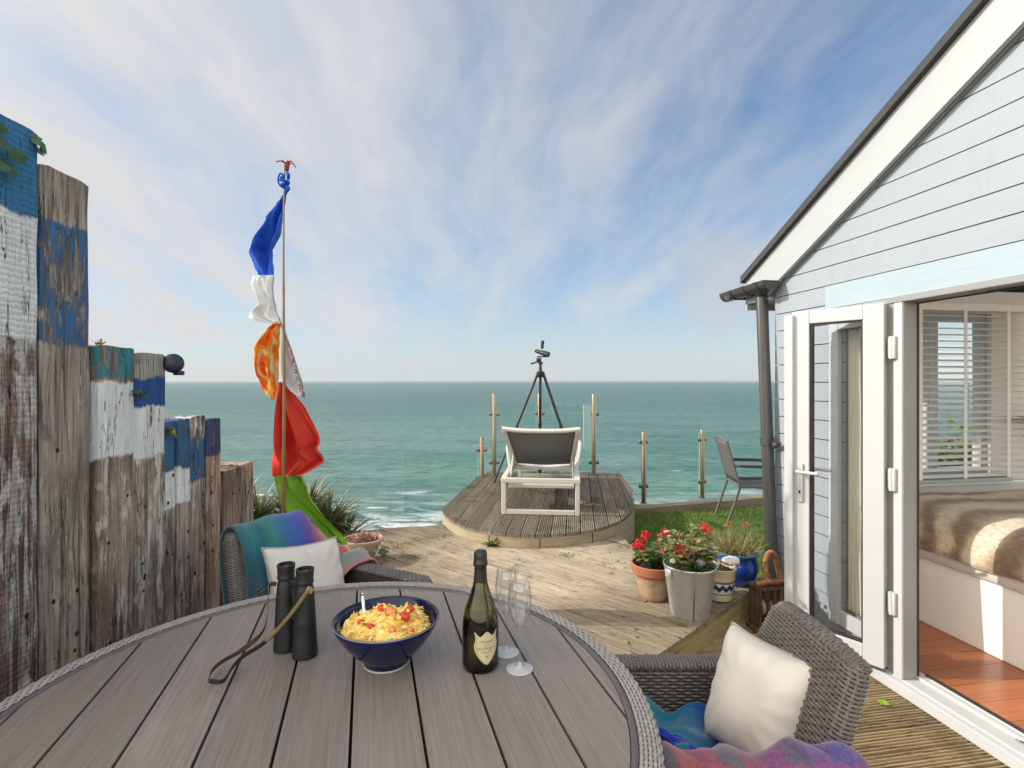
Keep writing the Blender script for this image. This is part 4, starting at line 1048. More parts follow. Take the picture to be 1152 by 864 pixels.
for sg in (1, -1):
    bm = B()
    def RS(u, v):
        a = u * 2 * math.pi; k = .032 * min(1, .45 + min(v, 1 - v) * 12); return V((-.275 + v * .50, sg * .285 + math.cos(a) * k * 1.12, .612 + math.sin(a) * k * .55))
    weave(bm, RS, 14, 44, .0016, .0026, .86, 3, True); obj('arm_roll', bm, [rat_dark, rat_back], chair, fix=False)
chair['label'] = 'rattan armchair beside the house door, its bare woven back showing'
chair['group'] = 'rattan armchairs round the table'
chair.scale = (1, 1, .955)
chair2 = copy_tree(chair); chair2.location = (-.735, 2.215, 0); chair2.rotation_euler.z = R(-29); chair2.scale = (1.06, 1.1, .98)
chair2['label'] = 'rattan armchair by the painted timber fence, its back covered with a rainbow blanket'

# cushions ----------------------------------------------------------------
linen, T = newmat('cushion_linen'); o = T.obj()
n = T.noise(o, 9, 5, .6); fw = T.noise(T.scale(o, (1, 1, 1)), 420, 2, .6)
T.set(Base_Color=T.mix(fw, T.mix(n, (.60, .555, .48), (.66, .61, .54)), (.72, .67, .59)), Roughness=.9, Normal=T.bump(T.math('ADD', T.math('MULTIPLY', T.noise(o, 9, 3, .5, .4), 1.0), T.math('MULTIPLY', fw, .12)), .3, .012))
T.b.inputs['Sheen Weight'].default_value = .2
piping_m = plain('cushion_piping', (.36, .325, .28), .8, bump=.2)
def cushion(label, loc, rot, w, h, th, seed, group):
    t = thing('scatter_cushion', label, 'cushion', loc, 0, group); t.rotation_euler = rot
    def S(u, v, sd):
        a, b = u * 2 - 1, v * 2 - 1
        pin = .10
        x = a * (1 - pin * (1 - abs(a) ** 1.5) * 0 - pin * (1 - b * b) * abs(a) ** 2 * 1.0) ; y = b * (1 - pin * (1 - a * a) * abs(b) ** 2)
        f = ((1 - abs(a) ** 3.2) * (1 - abs(b) ** 3.2)) ** .5
        z = sd * th * .5 * f * (1 + .12 * nz(a * 1.5, b * 1.5, seed))
        # folds running in from the corners and along the edges
        rr = math.atan2(b, a); z += sd * .006 * f ** .4 * math.sin(rr * 14 + 3 * nz(a, b, seed)) * (a * a + b * b) * .6
        z += .012 * nz(a * 1.3 + seed, b * 1.3, 7)
        return V((x * w / 2, y * h / 2, z))
    bm = B()
    for sd in (1, -1): grid(bm, lambda u, v: S(u, v, sd), 34, 34)
    bmesh.ops.remove_doubles(bm, verts=bm.verts, dist=.0008)
    obj('cushion_cover', bm, linen, t)
    bm = B(); per = []
    for k in range(41): per.append(S(k / 40, 0, 1))
    for k in range(1, 41): per.append(S(1, k / 40, 1))
    for k in range(1, 41): per.append(S(1 - k / 40, 1, 1))
    for k in range(1, 41): per.append(S(0, 1 - k / 40, 1))
    tube(bm, per, .0055, 6); obj('piping', bm, piping_m, t)
    return t
# ================================================================== BLANKETS
def plaid(T):
    u = T.sep(T.uv()); x, y = u[0], u[1]
    wob = T.math('MULTIPLY', T.math('SUBTRACT', T.noise(T.obj(), 7, 4, .6), .5), .10)
    xx = T.math('ADD', x, wob)
    c1 = T.ramp(xx, [(0, (.015, .09, .11)), (.10, (.02, .15, .17)), (.17, (.012, .10, .13)), (.26, (.03, .19, .15)), (.33, (.02, .13, .22)), (.42, (.02, .10, .32)), (.52, (.04, .065, .36)), (.63, (.15, .05, .25)), (.73, (.42, .085, .13)), (.82, (.62, .17, .10)), (.90, (.36, .34, .17)), (.95, (.25, .30, .2)), (1, (.55, .16, .09))])
    yy = T.math('ADD', T.math('MULTIPLY', y, 1.0), T.math('MULTIPLY', wob, .7))
    c2 = T.ramp(T.math('FRACT', T.math('MULTIPLY', yy, 2.0)), [(0, (.02, .12, .25)), (.25, (.05, .05, .32)), (.45, (.3, .04, .16)), (.6, (.4, .1, .05)), (.8, (.1, .2, .14)), (1, (.02, .12, .25))])
    fz = T.noise(T.obj(), 130, 3, .7)
    c = T.mix(T.math('ADD', .08, T.math('MULTIPLY', T.step(x, .55, .85), .22)), c1, c2)
    return T.mix(T.math('MULTIPLY', T.step(fz, .5, .75), .25), c, T.mix(.5, c, (.5, .45, .45)))
blanket_m = cloth('mohair_blanket', plaid, rough=.95, weavescale=700, sheen=.35, bump=.6)
def stripes(T, x, cols, soft=.25):
    n = len(cols); st = []
    for i, c in enumerate(cols):
        a, b = i / n, (i + 1) / n; st += [(a + soft / n * .5, c), (b - soft / n * .5, c)]
    return T.ramp(x, st)
def plaid_warm(T):
    u = T.sep(T.uv()); x, y = u[0], u[1]; n = T.math('MULTIPLY', T.math('SUBTRACT', T.noise(T.obj(), 9, 4, .6), .5), .12)
    n = T.math('MULTIPLY', n, .25)
    c1 = stripes(T, T.math('ADD', x, T.math('MULTIPLY', n, .5)), [(.40, .035, .02), (.42, .11, .04), (.09, .07, .09), (.40, .05, .03), (.34, .03, .07), (.07, .06, .10), (.30, .02, .08), (.20, .02, .18), (.06, .05, .15), (.15, .025, .28), (.05, .04, .30), (.10, .03, .22)], .22)
    c2 = stripes(T, T.math('FRACT', T.math('ADD', T.math('MULTIPLY', y, 1.5), n)), [(.42, .12, .04), (.32, .03, .04), (.06, .06, .08), (.36, .04, .06), (.22, .025, .11), (.09, .07, .09), (.38, .06, .03), (.18, .02, .15)], .22)
    fz = T.noise(T.obj(), 90, 5, .75); c = T.mix(.5, c1, c2)
    return T.mix(T.math('MULTIPLY', T.step(fz, .42, .62), .28), c, T.mix(.45, c, (.45, .34, .34)))
blanket_warm = cloth('mohair_tartan', plaid_warm, rough=.95, weavescale=700, sheen=.35, bump=.6)
def teal_col(T):
    u = T.sep(T.uv()); n = T.math('MULTIPLY', T.math('SUBTRACT', T.noise(T.obj(), 8, 4, .6), .5), .3)
    c = T.ramp(T.math('ADD', u[0], n), [(0, (.004, .15, .13)), (.3, (.01, .22, .20)), (.55, (.006, .12, .25)), (.8, (.012, .04, .42)), (1, (.10, .03, .30))])
    fz = T.noise(T.obj(), 130, 3, .7); return T.mix(T.math('MULTIPLY', T.step(fz, .5, .75), .2), c, T.mix(.5, c, (.3, .45, .45)))
blanket_teal = cloth('mohair_teal', teal_col, rough=.95, weavescale=700, sheen=.35, bump=.6)
def sheet(bm, uvl, S, nu, nv, mi=0):
    vs = [[bm.verts.new(S(i / nu, j / nv)) for i in range(nu + 1)] for j in range(nv + 1)]
    for j in range(nv):
        for i in range(nu):
            f = bm.faces.new((vs[j][i], vs[j][i + 1], vs[j + 1][i + 1], vs[j + 1][i])); f.material_index = mi
            for lp, (a, b) in zip(f.loops, ((i, j), (i + 1, j), (i + 1, j + 1), (i, j + 1))): lp[uvl].uv = (a / nu, b / nv)
def fuzz(bm, uvl, n, L=.0065, mats=1):
    # loose mohair fibres standing on the cloth, coloured like the cloth below them
    bm.normal_update(); fs = list(bm.faces); 
    for _ in range(n):
        f = rnd.choice(fs); vs_ = [l.vert.co for l in f.loops]; a, b = rnd.random(), rnd.random()
        if len(vs_) != 4: continue
        p = (vs_[0] * (1 - a) + vs_[1] * a) * (1 - b) + (vs_[3] * (1 - a) + vs_[2] * a) * b
        uvv = f.loops[0][uvl].uv.copy(); N = f.normal * (1 if f.normal.z > -.2 else -1); d = (N + rdir(-1, 1) * 1.1).normalized() * L * rnd.uniform(.5, 1.3); w = d.orthogonal().normalized() * .0004
        g = bm.faces.new([bm.verts.new(p + N * .004 - w), bm.verts.new(p + N * .004 + w), bm.verts.new(p + N * .004 + d)]); g.material_index = f.material_index
        for l in g.loops: l[uvl].uv = uvv
def path_eval(pts):
    pts = smooth_path(pts, 8); L = [0]
    for a, b in zip(pts, pts[1:]): L.append(L[-1] + (b - a).length)
    def f(v):
        q = v * L[-1]
        for i in range(len(L) - 1):
            if q <= L[i + 1]: return pts[i].lerp(pts[i + 1], (q - L[i]) / max(1e-9, L[i + 1] - L[i]))
        return pts[-1]
    return f
def crease(u, v, s): return max(0, 1 - 3.2 * abs(nz(u, v, s))) ** 2
# rainbow blanket over the back of the fence-side chair (built in that chair's own axes)
Mc = Matrix.Translation(chair2.location) @ Matrix.Rotation(chair2.rotation_euler.z, 4, 'Z') @ Matrix.Diagonal((*chair2.scale, 1))
f1 = path_eval([(-.375, 0, .47), (-.41, 0, .62), (-.452, 0, .78), (-.455, 0, .85), (-.415, 0, .888), (-.362, 0, .865), (-.318, 0, .77), (-.262, 0, .60), (-.2, 0, .49), (-.11, 0, .458), (.06, 0, .452)])
bm = B(); uvl = bm.loops.layers.uv.new('UVMap')
def BS(u, v):
    p = f1(v); top = math.exp(-((v - .42) / .16) ** 2)
    y0, y1 = -.19 + .03 * top, .34 - .01 * top
    y = y0 + (y1 - y0) * u + .012 * nz(v * 6, u * 2, 2)
    off = .012 * nz(u * 5, v * 3, 1) + .010 * math.sin(u * 17 + v * 3 + 2 * nz(u * 2, v * 2)) * (.35 + .65 * (1 - top)) + .006
    nx = V((1, 0, .35)).normalized() if v > .46 else (V((0, 0, 1)) if v > .36 else V((-1, 0, 0)))
    q = V((p.x, y, p.z)) + nx * max(-.004, off)
    q.z -= max(0, y - .15) * 1.25 * math.exp(-((v - .42) / .30) ** 2)
    return q
sheet(bm, uvl, BS, 60, 80)
# the end of the blanket thrown over the far arm in a heap of folds
f2 = path_eval([(-.24, .10, .52), (-.24, .17, .60), (-.23, .235, .66), (-.22, .285, .672), (-.21, .335, .655), (-.205, .36, .58), (-.205, .368, .47)])
def BE(u, v):
    p = f2(v); q = V((p.x - .10 + u * .19 + .05 * (v - .5), p.y, p.z)); 
    q.z += .022 * math.sin(u * 9 + 1 + 2.5 * v) * (.4 + .6 * (1 - abs(v - .5))) + .012 * nz(u * 6, v * 5, 8); q.y += .012 * nz(u * 5, v * 4, 3); return q
n0 = len(bm.faces); sheet(bm, uvl, BE, 44, 40)
bm.faces.ensure_lookup_table()
for f in bm.faces[n0:]:
    for lp in f.loops: lp[uvl].uv = (.79 + .20 * lp[uvl].uv[0], lp[uvl].uv[1] * 1.3)
b1 = obj('mohair_blanket', bm, blanket_m); b1.matrix_world = Mc
s = b1.modifiers.new('thickness', 'SOLIDIFY'); s.thickness = .007
tag(b1, 'teal, blue and russet mohair blanket draped over the back of the fence-side chair', 'blanket', 'mohair blankets on the armchairs')
# blanket on the other chair: one part on the seat, one over the near arm
bm = B(); uvl = bm.loops.layers.uv.new('UVMap')
def TS(u, v):
    x = .24 + .50 * u; y = 1.66 - .40 * v
    z = .45 + .018 * crease(u * 3, v * 3, 2) + .035 * max(0, nz(x * 7, y * 7, 4)) + .055 * math.exp(-((u - .18 - .4 * v) / .14) ** 2) * (1 - .3 * v) + .05 * math.exp(-((v - .05) / .10) ** 2) * (.4 + nz(u * 5, 2) * .5) + .012 * math.sin(u * 21 + v * 9)
    return V((x + .01 * nz(u * 4, v * 4), y + .02 * nz(u * 3, v * 2, 6), z))
sheet(bm, uvl, TS, 60, 50, 0)
f3 = path_eval([(0, 1.34, .475), (0, 1.275, .55), (0, 1.215, .64), (0, 1.165, .682), (0, 1.12, .688), (0, 1.07, .65), (0, 1.05, .54), (0, 1.045, .36)])
def TW(u, v):
    p = f3(v); x = .20 + .60 * u - .06 * (1 - v) * u
    z = p.z + .012 * crease(u * 4 + v, v * 2.2, 5) - .010 * crease(u * 6 - v * 2, v * 3, 9) + .010 * nz(u * 6, v * 3, 5) + .014 * math.exp(-((u - .78) / .10) ** 2) * math.exp(-((v - .45) / .25) ** 2) + .008 * math.sin(u * 26 + 5 * v) * (1 - abs(v - .5)) - .03 * max(0, u - .9) * 10 * (v > .2)
    return V((x + .012 * nz(v * 5, u * 3, 2), p.y + .010 * nz(u * 7, v * 4, 9), z))
sheet(bm, uvl, TW, 70, 50, 1)
# fringe of blue ends lying on the seat
for k in range(26):
    a = V((.30 + .006 * k, 1.60 - .006 * k + .01 * rnd.random(), .505)); d = V((rnd.uniform(.05, .1), -.06 - .05 * rnd.random(), -.012))
    tube(bm, smooth_path([a, a + d * .5 + V((0, 0, .02)), a + d], 4), .004, 5, mi=2)
b2 = obj('mohair_blanket', bm, [blanket_teal, blanket_warm, cloth('blue_fringe', (.02, .03, .42), sheen=.3)], fix=False)
s = b2.modifiers.new('thickness', 'SOLIDIFY'); s.thickness = .007
tag(b2, 'teal and crimson mohair blanket heaped on the seat of the chair by the door', 'blanket', 'mohair blankets on the armchairs')
# cushions
cu2 = cushion('plump pale linen cushion on the chair by the house door', (.69, 1.465, .612), (R(0), R(0), R(0)), .30, .325, .19, 2, 'linen cushions on the armchairs')
zax = V((-.80, -.42, .38)).normalized(); yax = V((.18, .10, 1.0)); yax = (yax - zax * yax.dot(zax)).normalized(); xax = yax.cross(zax)
cu2.rotation_euler = (Matrix((xax, yax, zax)).transposed() @ Matrix.Rotation(R(1), 3, 'Z')).to_euler()
cu1 = cushion('off white linen cushion leaning on the rainbow blanket of the fence-side chair', (0, 0, 0), (0, 0, 0), .43, .36, .13, 5, 'linen cushions on the armchairs')
zl = V((.93, .12, .36)).normalized(); yl = V((-.33, .12, .93)); yl = (yl - zl * yl.dot(zl)).normalized(); xl = yl.cross(zl)
r3 = Matrix.Rotation(chair2.rotation_euler.z, 3, 'Z') @ Matrix((xl, yl, zl)).transposed()
cu1.rotation_euler = r3.to_euler(); cu1.location = Mc @ V((-.19, .03, .62))

# ================================================================== ON THE TABLE
navy_gl, T = newmat('navy_glaze'); o = T.obj(); n = T.noise(o, 14, 5, .6)
T.set(Base_Color=T.mix(n, (.003, .005, .03), (.007, .011, .06)), Roughness=.14); T.b.inputs['Coat Weight'].default_value = .15; T.b.inputs['Specular IOR Level'].default_value = .35
rim_gl = plain('worn_rim_glaze', (.16, .18, .28), .2, var=.2, bump=0)
BC = V((-.333, 1.412, TZ))
bowl = thing('salad_bowl', 'deep blue glazed bowl holding a yellow salad on the table', 'bowl', BC)
bm = B(); lathe(bm, [(0, .003), (.05, .003), (.056, 0), (.06, .004), (.059, .014), (.075, .03), (.1, .056), (.121, .084), (.134, .108), (.1385, .119), (.137, .1225), (.133, .1215), (.128, .109), (.113, .082), (.09, .053), (.06, .032), (0, .025)], 56)
o_ = obj('bowl_body', bm, [navy_gl], bowl, auto=60)
bm = B(); lathe(bm, [(.1375, .1222), (.1392, .1205), (.1383, .1185), (.1378, .1195)], 56); obj('glazed_rim', bm, rim_gl, bowl)
bm = B(); lathe(bm, [(.0525, -.0), (.0565, -.0002), (.0612, .004), (.0605, .008), (.0592, .008)], 40); obj('foot_ring', bm, plain('unglazed_foot', (.4, .36, .3), .8), bowl)
# salad
sal_m, T = newmat('yellow_shreds'); t = T.sep(T.attr('tint'))
T.set(Base_Color=T.mix(t[0], (.96, .58, .09), (.99, .82, .32)), Roughness=.5); T.b.inputs['Subsurface Weight'].default_value = 0
sal = thing('salad', 'heaped yellow grated salad with red pieces filling the blue bowl', 'food', BC + V((0, 0, .085)))
def sal_z(r, a): return .030 * (1 - (r / .118) ** 2) + .010 + .024 * nz(math.cos(a) * r * 24 + 5, math.sin(a) * r * 24, 2)
bm = B(); tn = []
for i in range(48):
    pass
vs = [[bm.verts.new((r * math.cos(a) * .117, r * math.sin(a) * .117, sal_z(r * .117, a))) for a in [k * 2 * math.pi / 72 for k in range(72)]] for r in [.02 + .98 * q / 26 for q in range(27)]]
for q in range(26):
    for k in range(72): bm.faces.new((vs[q][k], vs[q][(k + 1) % 72], vs[q + 1][(k + 1) % 72], vs[q + 1][k])); tn.append((rnd.random(), 0, 0))
bm.faces.new(vs[0][::-1]); tn.append((.5, 0, 0))
for _ in range(420):
    r, a = .114 * math.sqrt(rnd.random()), rnd.uniform(0, 6.283); z = sal_z(r, a); p = V((r * math.cos(a), r * math.sin(a), z + rnd.uniform(-.001, .006)))
    d = rdir(-.3, .5); L = rnd.uniform(.01, .024); b_ = rdir(-.2, .3) * .004; nf = len(bm.faces)
    tube(bm, [p - d * L / 2, p + b_, p + d * L / 2], [.0012, .0021, .0012], 5); tn += [(rnd.random(), 0, 0)] * (len(bm.faces) - nf)
[leaf(bm, tn, V((r_ * math.cos(a_), r_ * math.sin(a_), sal_z(r_, a_) + .004)), rdir(-.1, .6), (rnd.gauss(0, 1), rnd.gauss(0, 1), 1), rnd.uniform(.018, .034), rnd.uniform(.008, .014), (rnd.random(), 0, 0), rnd.uniform(.2, .9), .3) for r_, a_ in [(.088 * math.sqrt(rnd.random()), rnd.uniform(0, 6.28)) for _ in range(70) if True]]
so = obj('shreds', bm, sal_m, sal, fix=False); setcol(so, 'tint', tn)
tom = plain('tomato_red', (.6, .05, .02), .25, var=.25, bump=.1); crust = plain('apricot_chunk', (.72, .27, .06), .35, var=.25, bump=.2)
for (dx, dy, m, r) in ((.012, .0, crust, .016), (.046, -.004, tom, .016), (-.018, .02, tom, .011), (-.058, -.035, tom, .009), (-.03, -.05, tom, .008), (.058, .028, tom, .011), (.072, -.05, crust, .011), (-.005, .05, tom, .009), (.03, -.07, crust, .010)):
    bm = B(); bmesh.ops.create_icosphere(bm, subdivisions=2, radius=r)
    for v in bm.verts: v.co *= 1 + .35 * nz(v.co.x * 70, v.co.y * 70, dx * 99); v.co.z *= .8
    obj('salad_piece', bm, m, sal, loc=(dx, dy, sal_z(math.hypot(dx, dy), math.atan2(dy, dx)) + r * .5))
green_bit = plain('herb_green', (.06, .2, .03), .5)
bm = B(); tn = []
for _ in range(26):
    r, a = .1 * math.sqrt(rnd.random()), rnd.uniform(0, 6.28); leaf(bm, tn, V((r * math.cos(a), r * math.sin(a), sal_z(r, a) + .006)), rdir(0, .4), (0, 0, 1), .012, .006, rt())
bm.free()
bm = B(); sp0 = BC + V((-.062, .03, .10)); 
pts = smooth_path([(0, 0, 0), (-.012, .018, .022), (-.018, .028, .05), (-.019, .03, .062)], 6)
for i, (a, b) in enumerate(zip(pts, pts[1:])): pass
tube(bm, pts, [.004 + .003 * (i / len(pts)) for i in range(len(pts))], 10)
so = obj('serving_spoon', bm, plain('bright_steel', (.75, .75, .76), .12, 1.0, var=.02, bump=0), loc=sp0); tag(so, 'shiny spoon handle standing in the salad at the rim of the blue bowl', 'spoon')

# champagne bottle
bt_m = glass_mat('dark_green_bottle_glass', (.50, .47, .08), .02, 1.5)
bottle = thing('wine_bottle', 'dark green champagne bottle with a shield label on the table', 'bottle', (-.083, 1.398, TZ))
prof = [(0, .012), (.03, .004), (.042, 0), (.0465, .004), (.048, .012), (.048, .105), (.0465, .125), (.042, .146), (.035, .17), (.027, .192), (.0205, .212), (.0165, .232), (.0148, .252), (.0145, .29), (.0, .29)]
bm = B(); lathe(bm, prof, 48)
obj('bottle_glass', bm, bt_m, bottle, auto=50)
bm = B(); lathe(bm, [(0, .016), (.04, .008), (.0445, .012), (.0455, .02), (.0455, .128), (.0, .130)], 40)
obj('wine', bm, plain('dark_wine', (.006, .006, .003), .3, bump=0), bottle)
foil = plain('black_foil', (.018, .016, .013), .35, var=.3, sc=40, bump=.5, bsc=120, bdist=.002)
bm = B(); lathe(bm, [(.0182, .222), (.0172, .238), (.016, .256), (.0158, .262), (.0188, .265), (.0192, .271), (.0188, .2745), (.0172, .277), (.0174, .288), (.0172, .297), (.0145, .302), (0, .303)], 32)
for v in bm.verts: v.co *= 1 + .012 * nz(v.co.x * 160, v.co.y * 160, v.co.z * 60)
obj('foil_cap', bm, foil, bottle)
lab_m = plain('buff_label', (.56, .47, .28), .6, var=.08, bump=.05); dark_ink = plain('label_ink', (.10, .08, .05), .6, bump=0); red_ink = plain('label_red_star', (.35, .04, .03), .6, bump=0)
def on_cyl(x, z, r, a0): a = a0 + x / r; return V((r * math.cos(a), r * math.sin(a), z))
A0 = R(-90 + 23)
def shield_w(q):       # q 0 bottom .. 1 top
    return .0335 * (math.sin(min(1, q / .62) * math.pi / 2) ** .75 if q < .62 else 1.0 - .12 * math.sin((q - .62) / .38 * math.pi) + .0)
bm = B(); zb, zt = .026, .108
def LS(u, v, r):
    top = .006 * math.cos((u - .5) * 4 * math.pi) * (v ** 8) - .004 * (v ** 8)
    return on_cyl((u - .5) * 2 * shield_w(v), zb + (zt - zb) * v + top, r, A0)
grid(bm, lambda u, v: LS(u, v, .0486), 20, 28)
lab = obj('shield_label', bm, lab_m, bottle)
bm = B()                                            # inner outline of the shield
for sgn in (0.06, .94):
    grid(bm, lambda u, v: LS(sgn + (u - .5) * .018, .05 + .9 * v, .04885), 1, 28)
for k, (zz, L) in enumerate(((.083, .030), (.0585, .040), (.0505, .018))): pass
obj('label_border', bm, dark_ink, lab)
def text_on(txt, size, zc, mat, name):
    cu = bpy.data.curves.new(name, 'FONT'); cu.body = txt; cu.size = size; cu.align_x = 'CENTER'; cu.align_y = 'CENTER'; cu.resolution_u = 2
    to = bpy.data.objects.new(name, cu); COL.objects.link(to); dg = bpy.context.evaluated_depsgraph_get(); dg.update()
    me = bpy.data.meshes.new_from_object(to.evaluated_get(dg)); bpy.data.objects.remove(to)
    bm = B(); bm.from_mesh(me)
    for v in bm.verts: v.co = on_cyl(v.co.x, zc + v.co.y, .0489, A0)
    return obj(name, bm, mat, lab, smooth=False)
text_on('Champagne', .0085, .0855, dark_ink, 'lettering'); text_on('Cuvée', .006, .0765, dark_ink, 'lettering'); text_on('Dom Pérignon', .0088, .0675, dark_ink, 'lettering'); text_on('Vintage 2006', .0056, .0585, dark_ink, 'lettering')
bm = B(); pts = []
for k in range(10): a = math.pi / 2 + k * math.pi / 5; r = .0042 if k % 2 == 0 else .0017; pts.append((r * math.cos(a), r * math.sin(a)))
bm.faces.new([bm.verts.new(on_cyl(x, .047 + y, .0489, A0)) for x, y in pts]); obj('label_star', bm, red_ink, lab, smooth=False)
# champagne flutes
flute = thing('champagne_flute', 'empty champagne flute standing foremost beside the bottle', 'glass', (.020, 1.382, TZ), 0, 'champagne flutes')
bm = B(); lathe(bm, [(0, .0), (.034, .0), (.036, .0015), (.034, .003), (.018, .0055), (.006, .010), (.0036, .018), (0, .018)], 40, mi=1)
lathe(bm, [(.0036, .019), (.0036, .02), (.0034, .06), (.0038, .093), (.006, .103), (.012, .112), (.022, .132), (.029, .158), (.0305, .182), (.028, .208), (.025, .2295), (.0244, .2302), (.0240, .2295), (.0268, .208), (.0293, .182), (.0278, .158), (.0208, .132), (.0105, .113), (0, .108)], 40)
obj('flute_glass', bm, [flute_glass, flute_foot], flute)
fl2 = copy_tree(flute); fl2.location = (-.016, 1.466, TZ); fl2['label'] = 'empty champagne flute half hidden behind the bottle'
# binoculars
bino = thing('binoculars', 'large black binoculars standing upright on the table with a looped strap', 'binoculars', (-.655, 1.462, TZ))
bp_ = plain('binocular_armour', (.009, .009, .0095), .5, var=.2, bump=.5, bsc=700, bdist=.0006)
L0, R0 = V((-.632, 1.487, TZ)), V((-.565, 1.45, TZ))
for c in (L0, R0):
    bm = B(); lathe(bm, [(0, .004), (.027, .004), (.029, 0), (.033, .002), (.0335, .012), (.032, .03), (.0305, .06), (.029, .09), (.0292, .092), (.0285, .096), (.027, .13), (.0245, .165), (.0235, .182), (.0225, .186), (.0205, .19), (.0205, .196), (.0228, .198), (.0235, .203), (.0228, .206), (.0222, .209), (.023, .222), (.0242, .232), (.0238, .237), (.019, .237), (.018, .228), (0, .228)], 36, c - bino.location)
    b_ = obj('barrel', bm, bp_, bino, auto=35)
    bm = B(); lathe(bm, [(.0, .2284), (.016, .2284), (.0155, .231), (.0, .2325)], 24, c - bino.location); obj('eyepiece_lens', bm, plain('coated_lens', (.01, .012, .03), .05, coat=1, bump=0), b_)
bm = B(); mid = (L0 + R0) / 2 - bino.location
for z in (.115, .19):
    beam(bm, L0 - bino.location + V((0, 0, z)), R0 - bino.location + V((0, 0, z)), .016, .022, bevel=.004)
tube(bm, [mid + V((0, 0, .09)), mid + V((0, 0, .205))], .008, 14); tube(bm, [mid + V((0, 0, .16)), mid + V((0, 0, .18))], .0125, 18)
obj('bridge', bm, bp_, bino, auto=40)
# strap: ribbon from lug to lug, looping down on the table
def ribbon(bm, pts, w, th, up=V((0, 0, 1)), tw=None):
    pts = smooth_path(pts, 7); rows = []
    for i, p in enumerate(pts):
        t = (pts[min(i + 1, len(pts) - 1)] - pts[max(0, i - 1)]).normalized(); q = i / (len(pts) - 1)
        n = (tw(q) if tw else up); n = (n - t * n.dot(t)); n = n.normalized() if n.length > 1e-5 else t.orthogonal().normalized(); s_ = t.cross(n)
        rows.append([bm.verts.new(p + n * a * w / 2 + s_ * b * th / 2) for a, b in ((-1, -1), (1, -1), (1, 1), (-1, 1))])
    for a, b in zip(rows, rows[1:]):
        for k in range(4):
            f = bm.faces.new((a[k], a[(k + 1) % 4], b[(k + 1) % 4], b[k])); f.material_index = 1 if k == 0 and False else 0
    bm.faces.new(rows[0]); bm.faces.new(rows[-1][::-1])
def tab(x, y, z): return G(x, y, z)
brown = plain('strap_leather', (.10, .058, .03), .5, var=.25, bump=.3, bsc=300, bdist=.001)
strap_blk = plain('strap_webbing', (.02, .02, .022), .6, bump=.3, bsc=400, bdist=.001)
bm = B(); lugL, lugR = A(311, 657, 1.48), A(349, 663, 1.42)
pathA = [lugL, A(303, 660, 1.47), A(301, 690, 1.46), A(297, 707, 1.44), A(288, 719, 1.42), tab(268, 734, .775), tab(250, 744, .768), tab(238, 755, .766), tab(235, 766, .766)]
ribbon(bm, [p - bino.location for p in pathA], .013, .0022, tw=lambda q: V((.2, -.3, 1)))
obj('strap', bm, brown, bino, auto=60)
bm = B()
pathB = [tab(235, 766, .764), tab(251, 766, .764), tab(262, 750, .768), A(274, 738, 1.38), A(296, 724, 1.395), A(318, 703, 1.405), A(335, 682, 1.41), A(343, 668, 1.415), lugR]
ribbon(bm, [p - bino.location for p in pathB], .012, .0022, tw=lambda q: V((.2, -.3, 1)))
obj('strap', bm, strap_blk, bino, auto=60)
bm = B(); ribbon(bm, [p - bino.location + V((0, -.004, .003)) for p in [A(300, 722, 1.39), A(318, 703, 1.40), A(335, 682, 1.405), A(345, 668, 1.41), A(352, 662, 1.42)]], .009, .002, tw=lambda q: V((.2, -.3, 1)))
box(bm, lugR - bino.location + V((0, -.004, 0)), (.018, .008, .014), Matrix.Rotation(.5, 3, 'Y'), bevel=.002)
obj('strap_tail', bm, plain('buff_strap', (.3, .2, .1), .5), bino, auto=60)

# ================================================================== OVAL PLATFORM
ZP = .26
def gp(x, y): return G(x, y, ZP)
ptn = [(497, 572), (500, 578), (507, 584), (520, 591), (540, 596), (563, 599.5), (590, 601.5), (618, 601), (645, 599), (672, 594.5), (692, 588), (706, 580), (713, 571), (713, 562), (709, 549), (702, 538), (690, 531.5), (620, 529.5), (549, 531), (536, 537)]
po = [V(gp(x, y)[:2]) for x, y in ptn]
po = [V((p.x, p.y)) for p in smooth_path([V((p.x, p.y, 0)) for p in po[:18]] , 5)] + po[18:]
plat = thing('viewing_platform', 'low rounded decking platform carrying the sun lounger at the cliff edge', 'platform', (.35, 5.6, ZU))
pl_mat = decking('platform_decking', (.13, .108, .082), (.40, .345, .275), (.12, .993), moss=(.05, .05, .02))
